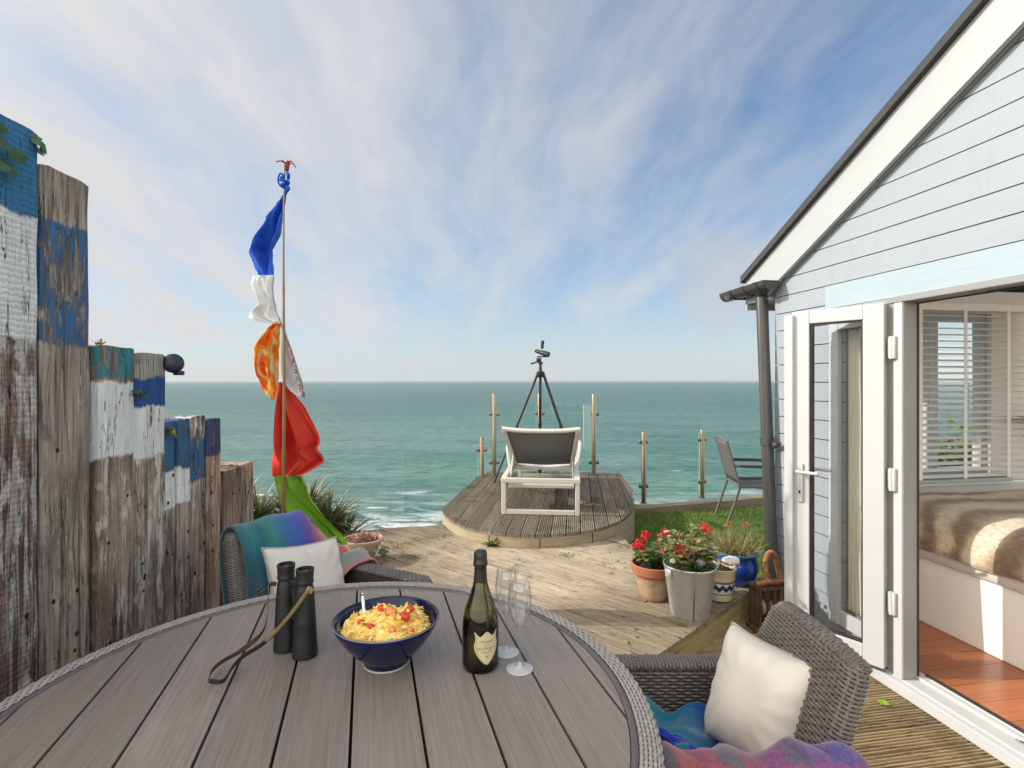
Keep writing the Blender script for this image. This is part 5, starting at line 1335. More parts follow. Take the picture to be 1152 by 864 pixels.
# work in axes along the boards
ba = V((.12, .993)); bn = V((.993, -.12))
pr = [(p.dot(bn), p.dot(ba)) for p in po]
def span(q):
    ys = []
    for i in range(len(pr)):
        a, b = pr[i], pr[i - 1]
        if (a[0] > q) != (b[0] > q): ys.append(a[1] + (b[1] - a[1]) * (q - a[0]) / (b[0] - a[0]))
    return (min(ys), max(ys)) if len(ys) >= 2 else None
bm = B(); cols = []; q = min(p[0] for p in pr) + .004; qmax = max(p[0] for p in pr)
while q < qmax - .02:
    prof = [(0, -.022)]; rw = (.121 - .007) / 7
    for r in range(7): prof += [(r * rw, -.005 if r == 0 else -.010), (r * rw + rw * .26, 0), (r * rw + rw * .64, 0), (r * rw + rw * .88, -.010)]
    prof.append((.114, -.022)); t = (rnd.random(), rnd.random(), rnd.random()); prev = None
    for d, h in prof:
        sp = span(min(q + d, qmax - .002))
        if not sp: prev = None; continue
        def W3(a, b, z): w = bn * a + ba * b; return V((w.x, w.y, z)) - plat.location
        cur = (bm.verts.new(W3(q + d, sp[0], ZP + h)), bm.verts.new(W3(q + d, sp[1], ZP + h)), bm.verts.new(W3(q + d, sp[0], ZP - .028)), bm.verts.new(W3(q + d, sp[1], ZP - .028)))
        if prev:
            bm.faces.new((prev[0], prev[1], cur[1], cur[0])); bm.faces.new((prev[2], prev[0], cur[0], cur[2])); bm.faces.new((prev[1], prev[3], cur[3], cur[1])); cols += [t] * 3
        prev = cur
    q += .121
pt_ = obj('platform_boards', bm, pl_mat, plat, smooth=False); setcol(pt_, 'tint', cols)
fa_mat = plain('platform_fascia_timber', (.40, .325, .215), .88, var=.3, stretch=(1.5, 1.5, 26), sc=3, bump=.5, bsc=8, bdist=.004, dirt=(.16, .12, .07), dirt_amt=.6)
cen = sum(po, V((0, 0))) / len(po)
bm = B(); ring = [cen + (p - cen) * .985 for p in po]
for i in range(len(ring)):
    a, b = ring[i], ring[(i + 1) % len(ring)]
    lo_ = -.25 if max(a.x, b.x) > .95 or a.y > 5 else 0.0
    zc = (ZP - .029 - ZU + lo_) / 2
    beam(bm, V((a.x - plat.location.x, a.y - plat.location.y, zc)), V((b.x - plat.location.x, b.y - plat.location.y, zc)), .022, ZP - .029 - ZU - lo_)
obj('fascia', bm, fa_mat, plat, smooth=False)
for ang in (-105, -75, -48, -130):
    bm = B()
    p = cen + (po[0] - cen).length * 0 * V((1, 0)); best = max(ring, key=lambda w: (w - cen).normalized().dot(V((math.cos(R(ang)), math.sin(R(ang))))))
    box(bm, V((best.x, best.y - .012, ZU + .035)) - plat.location, (.006, .006, .09))
    obj('fascia_joint', bm, dark_gap, plat, smooth=False)
bm = B(); prism(bm, [(p.x - plat.location.x, p.y - plat.location.y) for p in [cen + (p - cen) * .955 for p in po]], -.45, ZP - ZU - .03); obj('platform_frame', bm, dark_gap, plat, smooth=False)

# sun lounger -----------------------------------------------------------------
lp0 = G(608, 579, ZP)
lounger = thing('sun_lounger', 'white framed sun lounger with raised grey sling back on the platform', 'sun lounger', lp0, R(-5.5))
lw = plain('white_powder_coat', (.6, .57, .51), .4, var=.04, bump=.03)
sling = plain('grey_sling_mesh', (.13, .14, .148), .7, var=.12, sc=20, bump=.5, bsc=700, bdist=.001)
HW = .365
bm = B()
for y in (0, 1.90):
    for s_ in (-1, 1): beam(bm, (s_ * (HW - .025), y, .0), (s_ * (HW - .025), y, .29), .042, .042, up=(0, 1, 0), bevel=.006)
    beam(bm, (-HW + .051, y, .024), (HW - .051, y, .024), .04, .042, bevel=.004); beam(bm, (-HW, y, .315), (HW, y, .315), .05, .044, bevel=.006)
for s_ in (-1, 1): beam(bm, (s_ * (HW - .025), .031, .315), (s_ * (HW - .025), 1.868, .315), .05, .055, bevel=.006)
beam(bm, (-HW + .055, .8, .30), (HW - .055, .8, .30), .04, .03); beam(bm, (-HW + .055, .25, .24), (HW - .055, .25, .24), .3, .025)
obj('frame', bm, lw, lounger, smooth=False)
H0, H1 = V((0, .80, .34)), V((0, .06, .775))
bm = B()
for s_ in (-1, 1): beam(bm, H0 + X_ * s_ * .30, H1 + X_ * s_ * .345, .045, .04, up=(0, .5, .87), bevel=.01)
tube(bm, smooth_path([H1 + X_ * -.365 + V((0, 0, .012)), H1 + X_ * -.2 + V((0, -.004, -.004)), H1 + V((0, -.006, -.008)), H1 + X_ * .2 + V((0, -.004, -.004)), H1 + X_ * .365 + V((0, 0, .012))], 6), .021, 10)
tube(bm, smooth_path([H0 + X_ * -.30, H0 + V((0, .01, -.028)), H0 + X_ * .30], 8), .018, 8)
for s_ in (-1, 1): beam(bm, H0.lerp(H1, .35) + X_ * s_ * .30, V((s_ * .30, .2, .30)), .03, .014, up=(1, 0, 0))
obj('back_frame', bm, lw, lounger, auto=40)
bm = B()
def SL(u, v):
    p = H0.lerp(H1, .04 + .93 * v); x = (u - .5) * 2 * (.28 + .045 * v); sag = .035 * (1 - (2 * u - 1) ** 2) * (.4 + .6 * math.sin(v * math.pi))
    return p + X_ * x + V((0, -.35, -.94)).normalized() * sag * .8
grid(bm, SL, 16, 20); o_ = obj('back_sling', bm, sling, lounger); s = o_.modifiers.new('thickness', 'SOLIDIFY'); s.thickness = .004
bm = B(); grid(bm, lambda u, v: V(((u - .5) * .6, .84 + v * 1.02, .318 - .02 * (1 - (2 * u - 1) ** 2))), 12, 16); o_ = obj('seat_sling', bm, sling, lounger); s = o_.modifiers.new('thickness', 'SOLIDIFY'); s.thickness = .004
for s_ in (-1, 1):
    bm = B(); tube(bm, smooth_path([(s_ * .36, .75, .33), (s_ * .385, .76, .50), (s_ * .385, .84, .54), (s_ * .385, 1.2, .53), (s_ * .385, 1.28, .49), (s_ * .36, 1.29, .33)], 5), .018, 8)
    box(bm, (s_ * .385, 1.0, .553), (.045, .36, .018), bevel=.006); obj('armrest', bm, lw, lounger, auto=50)

# tripod with a spotting scope ----------------------------------------------------
sc_ = A(608, 412, 6.55); 
trip = thing('tripod', 'tall black tripod with spread legs behind the sun lounger', 'tripod', (sc_.x, 6.55, ZP))
hub = V((0, 0, A(608, 420, 6.55).z - ZP)); blk = plain('black_tripod_tube', (.02, .02, .02), .4, bump=.05); 
feet = [V((A(558, 532, 6.55).x - sc_.x - .02, -.1, 0)), V((.02, .55, 0)), V((.48, -.02, 0))]
for f in feet:
    bm = B(); a = hub + f.normalized() * .035; a.z = hub.z
    tube(bm, [a, a.lerp(f, .48)], .018, 10); tube(bm, [a.lerp(f, .48), a.lerp(f, .52)], .024, 10); tube(bm, [a.lerp(f, .52), a.lerp(f, .98)], .012, 8); tube(bm, [a.lerp(f, .97), f + V((0, 0, .0))], .016, 8)
    obj('leg', bm, blk, trip, auto=40)
bm = B(); lathe(bm, [(0, -.05), (.03, -.05), (.05, -.02), (.05, .02), (.02, .03), (.016, .11), (.03, .115), (.03, .14), (0, .145)], 16, hub); tube(bm, [hub + V((0, 0, .06)), hub + V((0, 0, -.3))], .014, 10)
obj('centre_column', bm, blk, trip, auto=40)
bm = B(); box(bm, hub + V((-.02, 0, .165)), (.06, .06, .05), bevel=.01); tube(bm, [hub + V((-.02, 0, .15)), hub + V((-.10, -.02, .12))], .009, 8); lathe(bm, [(0, 0), (.018, .0), (.018, .02), (0, .02)], 12, hub + V((-.105, -.02, .11)))
box(bm, hub + V((.015, 0, .205)), (.11, .05, .014), bevel=.003)
obj('pan_head', bm, blk, trip, auto=40)
sc_t = thing('spotting_scope', 'black spotting scope mounted on top of the tripod', 'scope', trip.location + hub + V((.02, 0, .212)))
bm = B(); ax = V((.80, -.52, -.28)).normalized(); SCP = .64; Mx = V((0, 0, 1)).rotation_difference(ax).to_matrix()
lathe(bm, [(0, -.16), (.03, -.16), (.036, -.14), (.04, -.05), (.048, .02), (.055, .06), (.055, .15), (.048, .155), (0, .15)], 20, (0, 0, .065), M=Mx)
bmesh.ops.scale(bm, vec=(SCP,) * 3, verts=bm.verts); obj('scope_barrel', bm, black_gloss, sc_t, auto=40)
bm = B(); tube(bm, [V((.0, 0, .09)), V((.008, -.01, .19))], [.018, .02], 12); obj('eyepiece', bm, black_gloss, sc_t, auto=40)
bm = B(); box(bm, (.03, -.01, .012), (.12, .05, .018), Matrix.Rotation(R(14), 3, 'Y'), bevel=.004); box(bm, (.03, -.01, .03), (.03, .03, .03)); obj('foot_plate', bm, black_gloss, sc_t, smooth=False)

# ================================================================== GLASS BALUSTRADES
def post(bm_, base, h, r=.028):
    lathe(bm_, [(0, 0), (.045, 0), (.045, .008), (r, .012), (r, h - .006), (r * .9, h), (0, h)], 18, base)
def post_part(root, base, h, clamps, side=V((1, 0, 0))):
    bm = B(); post(bm, base - root.location, h); p = obj('post', bm, post_steel, root, auto=40)
    for z in clamps:
        for s_ in (-1, 1):
            bm = B(); c = base - root.location + V((0, 0, z)) + side * s_ * .045; box(bm, c, (.05, .03, .05), Matrix.Rotation(math.atan2(side.y, side.x), 3, 'Z'), bevel=.01)
            obj('glass_clamp', bm, post_steel, p, auto=40)
def glass_part(root, a, b, z0, z1, th=.010, corner=None):
    bm = B(); a, b = V(a) - root.location, V(b) - root.location
    d = (b - a); d.z = 0; L = d.length; d.normalize(); n = V((-d.y, d.x, 0)) * th / 2
    out = [(0, z0), (L, z0), (L, z1), (0, z1)]
    if corner: out = [(0, z0 + .18), (.012, z0 + .06), (.05, z0 + .01), (.09, z0), (L, z0), (L, z1), (0, z1)]
    base = V((a.x, a.y, -root.location.z))
    fr_ = [bm.verts.new(base + d * q + V((0, 0, z)) + n) for q, z in out]; bk_ = [bm.verts.new(base + d * q + V((0, 0, z)) - n) for q, z in out]
    bm.faces.new(fr_); bm.faces.new(bk_[::-1])
    k = len(out)
    for i in range(k):
        f = bm.faces.new((fr_[i], bk_[i], bk_[(i + 1) % k], fr_[(i + 1) % k])); f.material_index = 1
    return obj('glass_panel', bm, [fence_glass, edge_glass], root, smooth=False)
glint_glass, T = newmat('pale_reflection_glass'); T.set(Base_Color=(.45, .6, .56), Roughness=.15); T.b.inputs['Alpha'].default_value = .42  # whitish colour stands in for a reflection on the pane
edge_glass = plain('green_glass_edge', (.28, .42, .37), .2, bump=0)
tb = [A(556, 531, 7.0), A(607, 520, 7.12), A(668, 530, 7.0)]
bal = thing('glass_balustrade', 'tall glass screen on three steel posts behind the sun lounger', 'balustrade', (tb[0].x, 7.0, ZP))
for p in tb: post_part(bal, V((p.x, p.y, ZP)), 1.06 if p.x > 0 or True else 1, (.16, .80))
glass_part(bal, (tb[0].x + .05, 7.0, 0), (tb[1].x - .05, 7.12, 0), ZP + .06, ZP + .94); glass_part(bal, (tb[1].x + .05, 7.12, 0), (tb[2].x - .05, 7.0, 0), ZP + .06, ZP + .94)
pr_ = V((tb[2].x, 7.0, ZP)); 
gp_ = glass_part(bal, pr_ + V((-.15, -.10, 0)), pr_ + V((-.04, -.03, 0)), ZP + .28, ZP + .92, th=.012, corner=True); gp_.data.materials[0] = glint_glass
lq = A(542, 538, 6.9)
bal2 = thing('glass_balustrade', 'low glass panel with a single short post left of the platform', 'balustrade', (lq.x, 6.9, -.2))
post_part(bal2, V((lq.x, 6.9, -.2)), .96, (.25, .80)); glass_part(bal2, (lq.x - .05, 6.9, 0), (lq.x - .95, 6.55, 0), -.15, .64)
k1, k2 = G(724, 566, -.08), G(790, 560, -.08)
bal3 = thing('glass_balustrade', 'low glass balustrade with two clamped posts along the lawn kerb', 'balustrade', V((k1.x, k1.y, -.08)))
kd = (k2 - k1).normalized()
for p in (k1, k2, k2 + kd * 1.15): post_part(bal3, V((p.x, p.y, -.08)), .915, (.22, .79), kd)
for a, b in ((k1, k2), (k2, k2 + kd * 1.15)): glass_part(bal3, a + kd * .05, b - kd * .05, -.02, .80)
# garden chair on the lawn --------------------------------------------------------
gc0 = V((2.69, 6.05, lawn_z(2.6, 6.05) + .02))
gch = thing('garden_chair', 'grey metal garden chair with sling seat standing on the lawn', 'chair', gc0, R(-8))
gm = plain('grey_chair_metal', (.12, .12, .122), .4, var=.1, bump=.05); gs = plain('chair_sling', (.10, .095, .09), .75, bump=.4, bsc=500, bdist=.001)
for s_ in (-1, 1):
    bm = B(); y = s_ * .26
    tube(bm, [(-.30, y, 0), (-.16, y, .42), (-.17, y, .46), (-.30, y, .93)], .014, 8); obj('back_leg', bm, gm, gch, auto=50)
    bm = B(); tube(bm, smooth_path([(.26, y, 0), (.25, y, .4), (.245, y, .61), (.22, y, .645), (.1, y, .65), (-.21, y, .655)], 4), .014, 8); obj('front_leg', bm, gm, gch, auto=50)
    bm = B(); beam(bm, (-.18, y, .43), (.25, y, .44), .025, .03); obj('seat_rail', bm, gm, gch, smooth=False)
    bm = B(); box(bm, (.03, y, .668), (.40, .045, .018), bevel=.007); obj('armrest', bm, gm, gch, smooth=False)
bm = B(); grid(bm, lambda u, v: V((-.16 + u * .40, (v - .5) * .5, .44 - .018 * math.sin(u * math.pi))), 8, 6); o_ = obj('seat', bm, gs, gch); s = o_.modifiers.new('t', 'SOLIDIFY'); s.thickness = .01
bm = B(); grid(bm, lambda u, v: V((-.175 - u * .125 - .02 * math.sin(v * math.pi), (v - .5) * .5, .47 + u * .45)), 8, 6); o_ = obj('back', bm, gs, gch); s = o_.modifiers.new('t', 'SOLIDIFY'); s.thickness = .01
bm = B(); tube(bm, smooth_path([(-.295, -.26, .92), (-.31, -.1, .94), (-.31, .1, .94), (-.295, .26, .92)], 5), .014, 8); obj('top_bar', bm, gm, gch, auto=50)
for x in (-.17, .245):
    bm = B(); beam(bm, (x, -.25, .43), (x, .25, .43), .02, .02); obj('cross_bar', bm, gm, gch, smooth=False)
# ================================================================== POTS
terra, T = newmat('terracotta'); o = T.obj(); s = T.sep(o); n = T.noise(o, 8, 6, .7)
c = T.mix(n, (.30, .10, .045), (.46, .18, .085)); eff = T.math('MULTIPLY', T.step(T.math('ADD', s[2], T.math('MULTIPLY', T.math('SUBTRACT', n, .5), .12)), .15, .12), T.step(T.noise(o, 5, 5, .7), .3, .5))
eff = T.math('MULTIPLY', eff, T.step(s[2], .0, .03))
T.set(Base_Color=T.mix(T.math('MULTIPLY', eff, .85), c, (.55, .43, .29)), Roughness=.9, Normal=T.bump(n, .3, .004))
galv, T = newmat('galvanised_zinc'); o = T.obj(); n = T.noise(o, 30, 4, .6, out=1); n2 = T.noise(o, 6, 5, .65)
c = T.mix(T.sep(n)[0], (.62, .64, .66), (.74, .76, .78)); c = T.mix(T.math('MULTIPLY', T.step(n2, .5, .75), .5), c, (.30, .28, .25))
T.set(Base_Color=c, Metallic=.7, Roughness=T.math('ADD', .30, T.math('MULTIPLY', n2, .2)), Normal=T.bump(n2, .15, .004))
def pot_soil(root, r, z):
    bm = B(); lathe(bm, [(r, z - .01), (r * .7, z + .006), (0, z + .01)], 24)
    for v in bm.verts: v.co.z += .008 * nz(v.co.x * 40, v.co.y * 40)
    obj('soil', bm, soil, root)
tp_loc = V((.883, 3.31, ZU))
tpot = thing('terracotta_pot', 'weathered terracotta pot with pale lime bloom on the deck', 'flower pot', tp_loc)
bm = B(); lathe(bm, [(0, 0), (.078, 0), (.083, .006), (.118, .158), (.119, .16), (.134, .163), (.141, .205), (.1415, .214), (.137, .218), (.128, .216), (.122, .17), (.112, .16), (.1, .12), (0, .1)], 40); obj('pot_body', bm, terra, tpot, auto=50); pot_soil(tpot, .124, .185)
bk_loc = V((1.03, 3.08, ZU))
bkt = thing('metal_bucket', 'tall galvanised metal bucket planted up at the deck edge', 'bucket', bk_loc)
bm = B(); lathe(bm, [(0, .006), (.100, .006), (.102, 0), (.106, 0), (.109, .008), (.1455, .278), (.149, .281), (.151, .286), (.149, .291), (.144, .29), (.142, .28), (.107, .02), (0, .012)], 48); obj('bucket_body', bm, galv, bkt, auto=50)
bm = B(); a = R(-98)
bm2 = tube(bm, [V((math.cos(a) * r, math.sin(a) * r, z)) for r, z in ((.1085, .004), (.1455, .277))], .0035, 6); obj('seam', bm, plain('seam_zinc', (.2, .19, .18), .5, .7), bkt)
for s_ in (20, 200):
    bm = B(); a = R(s_); box(bm, (math.cos(a) * .148, math.sin(a) * .148, .25), (.012, .05, .045), Matrix.Rotation(a, 3, 'Z'), bevel=.004); obj('handle_lug', bm, galv, bkt)
pot_soil(bkt, .142, .268)
# cream pot with a zigzag band
zz_m, T = newmat('zigzag_glaze'); o = T.obj(); s = T.sep(o)
ang = T.math('ARCTAN2', s[1], s[0]); tri = T.math('PINGPONG', T.math('MULTIPLY', ang, 13 / math.pi), 1.0)
zc = T.math('SUBTRACT', s[2], T.math('MULTIPLY', tri, .022))
cream = (.62, .52, .34); n = T.noise(o, 9, 5, .6); base = T.mix(n, cream, (.52, .42, .25))
def band(c, z0, z1, col, src): return T.mix(T.math('MULTIPLY', T.step(src, z0 - .0008, z0 + .0008), T.step(src, z1 + .0008, z1 - .0008)), c, col)
c = band(base, .046, .128, (.03, .025, .022), s[2]); c = band(c, .052, .122, (.58, .56, .5), s[2])
c = band(c, .062, .092, (.012, .05, .10), zc); c = band(c, .116, .121, (.03, .025, .022), s[2]); c = band(c, .0, .008, (.06, .09, .07), s[2])
T.set(Base_Color=c, Roughness=.3); T.b.inputs['Coat Weight'].default_value = .3
zpot = thing('patterned_pot', 'small cream pot with a blue zigzag band behind the bucket', 'flower pot', (1.285, 3.30, ZU))
bm = B(); lathe(bm, [(0, 0), (.075, 0), (.08, .01), (.078, .04), (.086, .07), (.092, .12), (.094, .17), (.104, .19), (.106, .2), (.1, .202), (.092, .195), (.085, .15), (0, .13)], 48); obj('pot_body', bm, zz_m, zpot, auto=50); pot_soil(zpot, .09, .18)
cobalt, T = newmat('cobalt_glaze'); o = T.obj(); n = T.noise(o, 10, 5, .6); s = T.sep(o)
T.set(Base_Color=T.mix(T.step(s[2], .195, .21), T.mix(n, (.008, .035, .22), (.02, .08, .38)), (.10, .18, .33)), Roughness=.12); T.b.inputs['Coat Weight'].default_value = .5
cpot = thing('blue_pot', 'round cobalt blue glazed pot with flared rim on the deck corner', 'flower pot', (1.50, 3.545, ZU))
bm = B(); lathe(bm, [(0, 0), (.085, 0), (.09, .01), (.118, .06), (.134, .11), (.132, .15), (.122, .178), (.128, .195), (.146, .212), (.150, .219), (.143, .222), (.125, .205), (.112, .18), (0, .16)], 48); obj('pot_body', bm, cobalt, cpot, auto=60); pot_soil(cpot, .116, .195)
spot_loc = V((-1.12, 4.0, ZU))
spot = thing('shallow_planter', 'shallow stone coloured planter bowl near the flags at the far deck edge', 'planter', spot_loc)
bm = B(); lathe(bm, [(0, 0), (.07, 0), (.08, .02), (.115, .09), (.138, .14), (.146, .15), (.146, .165), (.136, .166), (.125, .15), (0, .12)], 36); obj('planter_bowl', bm, plain('pinkish_stone', (.5, .36, .28), .8, var=.25, bump=.4, bsc=40, bdist=.004), spot, auto=50); pot_soil(spot, .13, .15)
# ------------------------------------------------------------------ plants
ger_m = leafmat('geranium_leaf', (.05, .11, .02), (.14, .24, .05), dead=(.34, .2, .07), transl=.25)
dry_m = leafmat('dry_foliage', (.12, .16, .04), (.34, .34, .12), dead=(.52, .34, .2), transl=.25)
pet_m = leafmat('red_petal', (.62, .010, .018), (.78, .03, .05), transl=.2, rough=.6)
pet_f = leafmat('faded_petal', (.42, .10, .08), (.50, .20, .15), transl=.2, rough=.7)
stem_m = plain('plant_stem', (.14, .16, .05), .7, bump=.1)
def geranium(label, loc, r, h, heads, n, m=ger_m, stems=10, name='geranium', cat='geranium', L=.045, spread=1.25):
    t = thing(name, label, cat, loc)
    bm = B(); tips = []
    for _ in range(stems):
        a = rnd.uniform(0, 6.28); q = r * spread * math.sqrt(rnd.random()); b0_ = V((q * .35 * math.cos(a), q * .35 * math.sin(a), -.01)); e = V((q * math.cos(a), q * math.sin(a), h * rnd.uniform(.45, 1) * (1 - .3 * (q / (r * spread)) ** 2)))
        tube(bm, smooth_path([b0_, (b0_ + e) / 2 + V((rnd.gauss(0, .012), rnd.gauss(0, .012), .02)), e], 3), [.003] * 7, 5, cap=False); tips.append((b0_, e))
    for (hx, hy, hz, *_r) in heads: tube(bm, smooth_path([(hx * .4, hy * .4, 0), (hx * .8, hy * .7, hz * .6), (hx, hy, hz)], 3), .0022, 5, cap=False)
    obj('stems', bm, stem_m, t)
    bm = B(); tn = []
    for _ in range(n):
        b0_, e = rnd.choice(tips); q = rnd.random() ** .6; p = b0_.lerp(e, .25 + .75 * q) + V((rnd.gauss(0, .02), rnd.gauss(0, .02), rnd.gauss(0, .012)))
        d = V((p.x, p.y, 0)).normalized() * .7 + rdir(-.3, .7) if p.length > 1e-4 else rdir()
        l = L * rnd.uniform(.6, 1.25); leaf(bm, tn, p, d, (0, 0, 1), l, l * 1.05, rt(), rnd.uniform(.0, .35), rnd.uniform(.05, .4), (.35, .9, 1.05, .85, .25))
    o = obj('foliage', bm, m, t, fix=False); setcol(o, 'tint', tn)
    for (hx, hy, hz, hr, faded) in heads:
        bm = B(); tn = []
        for _ in range(int(70 if hr > .02 else 36)):
            d = rdir(-.75, 1); p = d * hr * rnd.uniform(.55, .95); s_ = hr * rnd.uniform(.35, .6); leaf(bm, tn, p, d * .4 + rdir(-1, 1) * .8, d, s_, s_ * .95, rt(), .1, .15, (.3, .9, 1, .7))
        o = obj('flower_head', bm, pet_f if faded else pet_m, t, loc=(hx, hy, hz), fix=False); setcol(o, 'tint', tn)
    return t
def hd(px, py, Y, loc, r, faded=0): p = A(px, py, Y) - V(loc); return (p.x, p.y, p.z, r, faded)
gl1 = tp_loc + V((0, 0, .19))
geranium('red flowering geranium with fresh green leaves in the terracotta pot', gl1, .11, .17, [hd(718, 613, 3.25, gl1, .034), hd(727, 603, 3.33, gl1, .03), hd(744, 604, 3.36, gl1, .022, 1), hd(749, 599, 3.4, gl1, .022), hd(748, 622, 3.28, gl1, .03, 1), hd(740, 611, 3.3, gl1, .018, 1)], 330, L=.036)
gl2 = bk_loc + V((0, 0, .275))
geranium('straggly geranium with green and dry leaves and two red heads in the metal bucket', gl2, .13, .235, [hd(767, 619, 2.98, gl2, .032), hd(793, 594, 3.15, gl2, .026), hd(764, 601, 3.12, gl2, .016, 1), hd(757, 612, 3.05, gl2, .014, 1), hd(794, 602, 3.12, gl2, .015, 1)], 760, dry_m, 34, L=.027, spread=1.25)
bm = B(); tn = []
for _ in range(520):                                # low leafy cushion spilling over the near rim of the bucket
    a = rnd.uniform(R(150), R(320)); q = rnd.uniform(.06, .15); p = V((q * math.cos(a), q * math.sin(a), rnd.uniform(-.0, .05) + (.03 if q < .12 else 0))); leaf(bm, tn, p, rdir(-.2, 1), (0, 0, 1), rnd.uniform(.012, .024), .009, rt(), .2, .2)
o = obj('trailing_herb', bm, leafmat('herb_leaf', (.035, .075, .02), (.11, .17, .05)), loc=gl2, fix=False); setcol(o, 'tint', tn); tag(o, 'low dense green trailing plant along the front rim of the bucket', 'plant')
# white pebbles and stones in the pots
peb = plain('white_pebble', (.62, .60, .56), .7, var=.12, bump=.2); pebd = plain('grey_pebble', (.25, .26, .28), .6)
def stone(label, loc, s_, m, seed):
    bm = B(); bmesh.ops.create_icosphere(bm, subdivisions=3, radius=1)
    for v in bm.verts: v.co *= 1 + .18 * nz(v.co.x * 1.2 + seed, v.co.y * 1.2, v.co.z * 1.2); v.co = V((v.co.x * s_[0], v.co.y * s_[1], v.co.z * s_[2]))
    tag(obj('pebble', bm, m, loc=loc), label, 'pebble', 'pebbles in the flower pots')
stone('long white pebble sticking up at the rim of the patterned pot', A(822, 631, 3.26), (.055, .035, .03), peb, 1)
stone('rounded white pebble on the left of the patterned pot', A(806, 633, 3.24), (.022, .022, .022), peb, 2)
stone('white pebble among the grass of the blue pot', A(842, 624, 3.47), (.03, .025, .02), peb, 3)
stone('bluish grey pebble among the leaves in the metal bucket', A(788, 633, 2.98), (.028, .025, .02), pebd, 4)
stone('small pale pebble at the left rim of the metal bucket', A(757, 631, 2.99), (.018, .016, .013), peb, 5)
geranium('withered brown plant stub in the patterned pot', (1.28, 3.29, ZU + .185), .05, .07, [], 26, leafmat('withered_leaf', (.16, .07, .03), (.3, .16, .08)), 5, name='withered_plant', cat='plant', L=.022)
# ornamental grass in the blue pot
gl3 = V((1.49, 3.54, ZU + .2)); t = thing('ornamental_grass', 'dry tufted grass with two faded orange seed heads in the blue pot', 'grass plant', gl3)
bm = B(); tn = []
for _ in range(520):
    a = rnd.uniform(0, 6.28); q = .10 * math.sqrt(rnd.random()); p = V((q * math.cos(a), q * math.sin(a), -.01)); d = V((math.cos(a) * .5 + rnd.gauss(0, .25), math.sin(a) * .5 + rnd.gauss(0, .25), 1.0)); leaf(bm, tn, p, d, (rnd.gauss(0, 1), rnd.gauss(0, 1), 0), rnd.uniform(.07, .2), .0045, rt(), rnd.uniform(.2, .7), .1, (.8, 1, .9, .5, 0))
o = obj('grass_blades', bm, leafmat('dry_grass', (.16, .16, .05), (.36, .32, .14), dead=(.4, .3, .16)), t, fix=False); setcol(o, 'tint', tn)
bm = B()
for (px, py, Y) in ((819, 590, 3.5), (839, 591, 3.52), (826, 566, 3.55), (848, 562, 3.58)): tube(bm, smooth_path([(rnd.gauss(0, .02), rnd.gauss(0, .02), 0), (A(px, py, Y) - gl3) * .6 + V((.01, 0, 0)), A(px, py, Y) - gl3], 4), .0013, 4)
obj('stalks', bm, stem_m, t)
for (px, py, Y) in ((819, 590, 3.5), (839, 591, 3.52)):
    bm = B(); tn = []
    for _ in range(34): d = rdir(-.6, 1); leaf(bm, tn, d * .014, d, (0, 0, 1), .014, .010, rt())
    o = obj('flower_head', bm, leafmat('orange_head', (.5, .12, .06), (.55, .2, .1)), t, loc=A(px, py, Y) - gl3, fix=False); setcol(o, 'tint', tn)
# succulents in the planter bowl
t = thing('succulents', 'reddish succulents filling the shallow planter bowl', 'succulent', spot_loc + V((0, 0, .155)))
bm = B(); tn = []
for _ in range(150):
    a = rnd.uniform(0, 6.28); q = .13 * math.sqrt(rnd.random()); leaf(bm, tn, V((q * math.cos(a), q * math.sin(a), 0)), rdir(.1, 1), (0, 0, 1), rnd.uniform(.025, .06), .014, rt(), .2, .3)
o = obj('foliage', bm, leafmat('red_succulent', (.28, .07, .05), (.42, .2, .15), dead=(.16, .17, .06)), t, fix=False); setcol(o, 'tint', tn)
bm = B(); tn = []
for _ in range(70):
    a = rnd.uniform(R(-170), R(20)); leaf(bm, tn, V((.15 * math.cos(a), .15 * math.sin(a), -.03 - .09 * rnd.random())), V((math.cos(a), math.sin(a), -.5)) + rdir() * .5, (0, 0, 1), .05, .03, rt(), .3, .2)
o = obj('trailing_leaves', bm, leafmat('pale_succulent', (.12, .17, .06), (.28, .32, .14), dead=(.3, .14, .1)), t, fix=False); setcol(o, 'tint', tn)
# weed at the foot of the platform, moss in the deck joints, fallen bits
w = G(556, 612, ZU); bm = B(); tn = []
for _ in range(90): d = rdir(.15, 1); leaf(bm, tn, V((rnd.gauss(0, .03), rnd.gauss(0, .02), 0)), d, (0, 0, 1), rnd.uniform(.04, .10), .018, rt(), .4, .2)
o = obj('weed', bm, leafmat('weed_leaf', (.05, .10, .02), (.16, .22, .06)), loc=w + V((0, -.02, 0)), fix=False); setcol(o, 'tint', tn); tag(o, 'leafy green weed growing at the foot of the platform', 'weed')
deb = plain('dead_leaf_bits', (.07, .045, .02), .9, var=.4, bump=0); bm = B(); tn = []
for _ in range(230):
    p = V((rnd.uniform(-.9, 1.5), rnd.uniform(2.7, 4.4), ZU + .003))
    if not inside((p.x, p.y), [(q.x, q.y) for q in up_out]): continue
    if nz(p.x * 1.6, p.y * 1.6, 3) < .0: continue
    L = rnd.uniform(.008, .03); leaf(bm, tn, p, rdir(0, .25), (0, 0, 1), L, L * rnd.uniform(.2, .6), rt(), rnd.uniform(-.3, .5), .4)
o = obj('leaf_litter', bm, deb, fix=False); tag(o, 'scattered dead leaf bits lying on the sunlit upper deck', 'leaf litter', kind='stuff')
bm = B(); tn = []
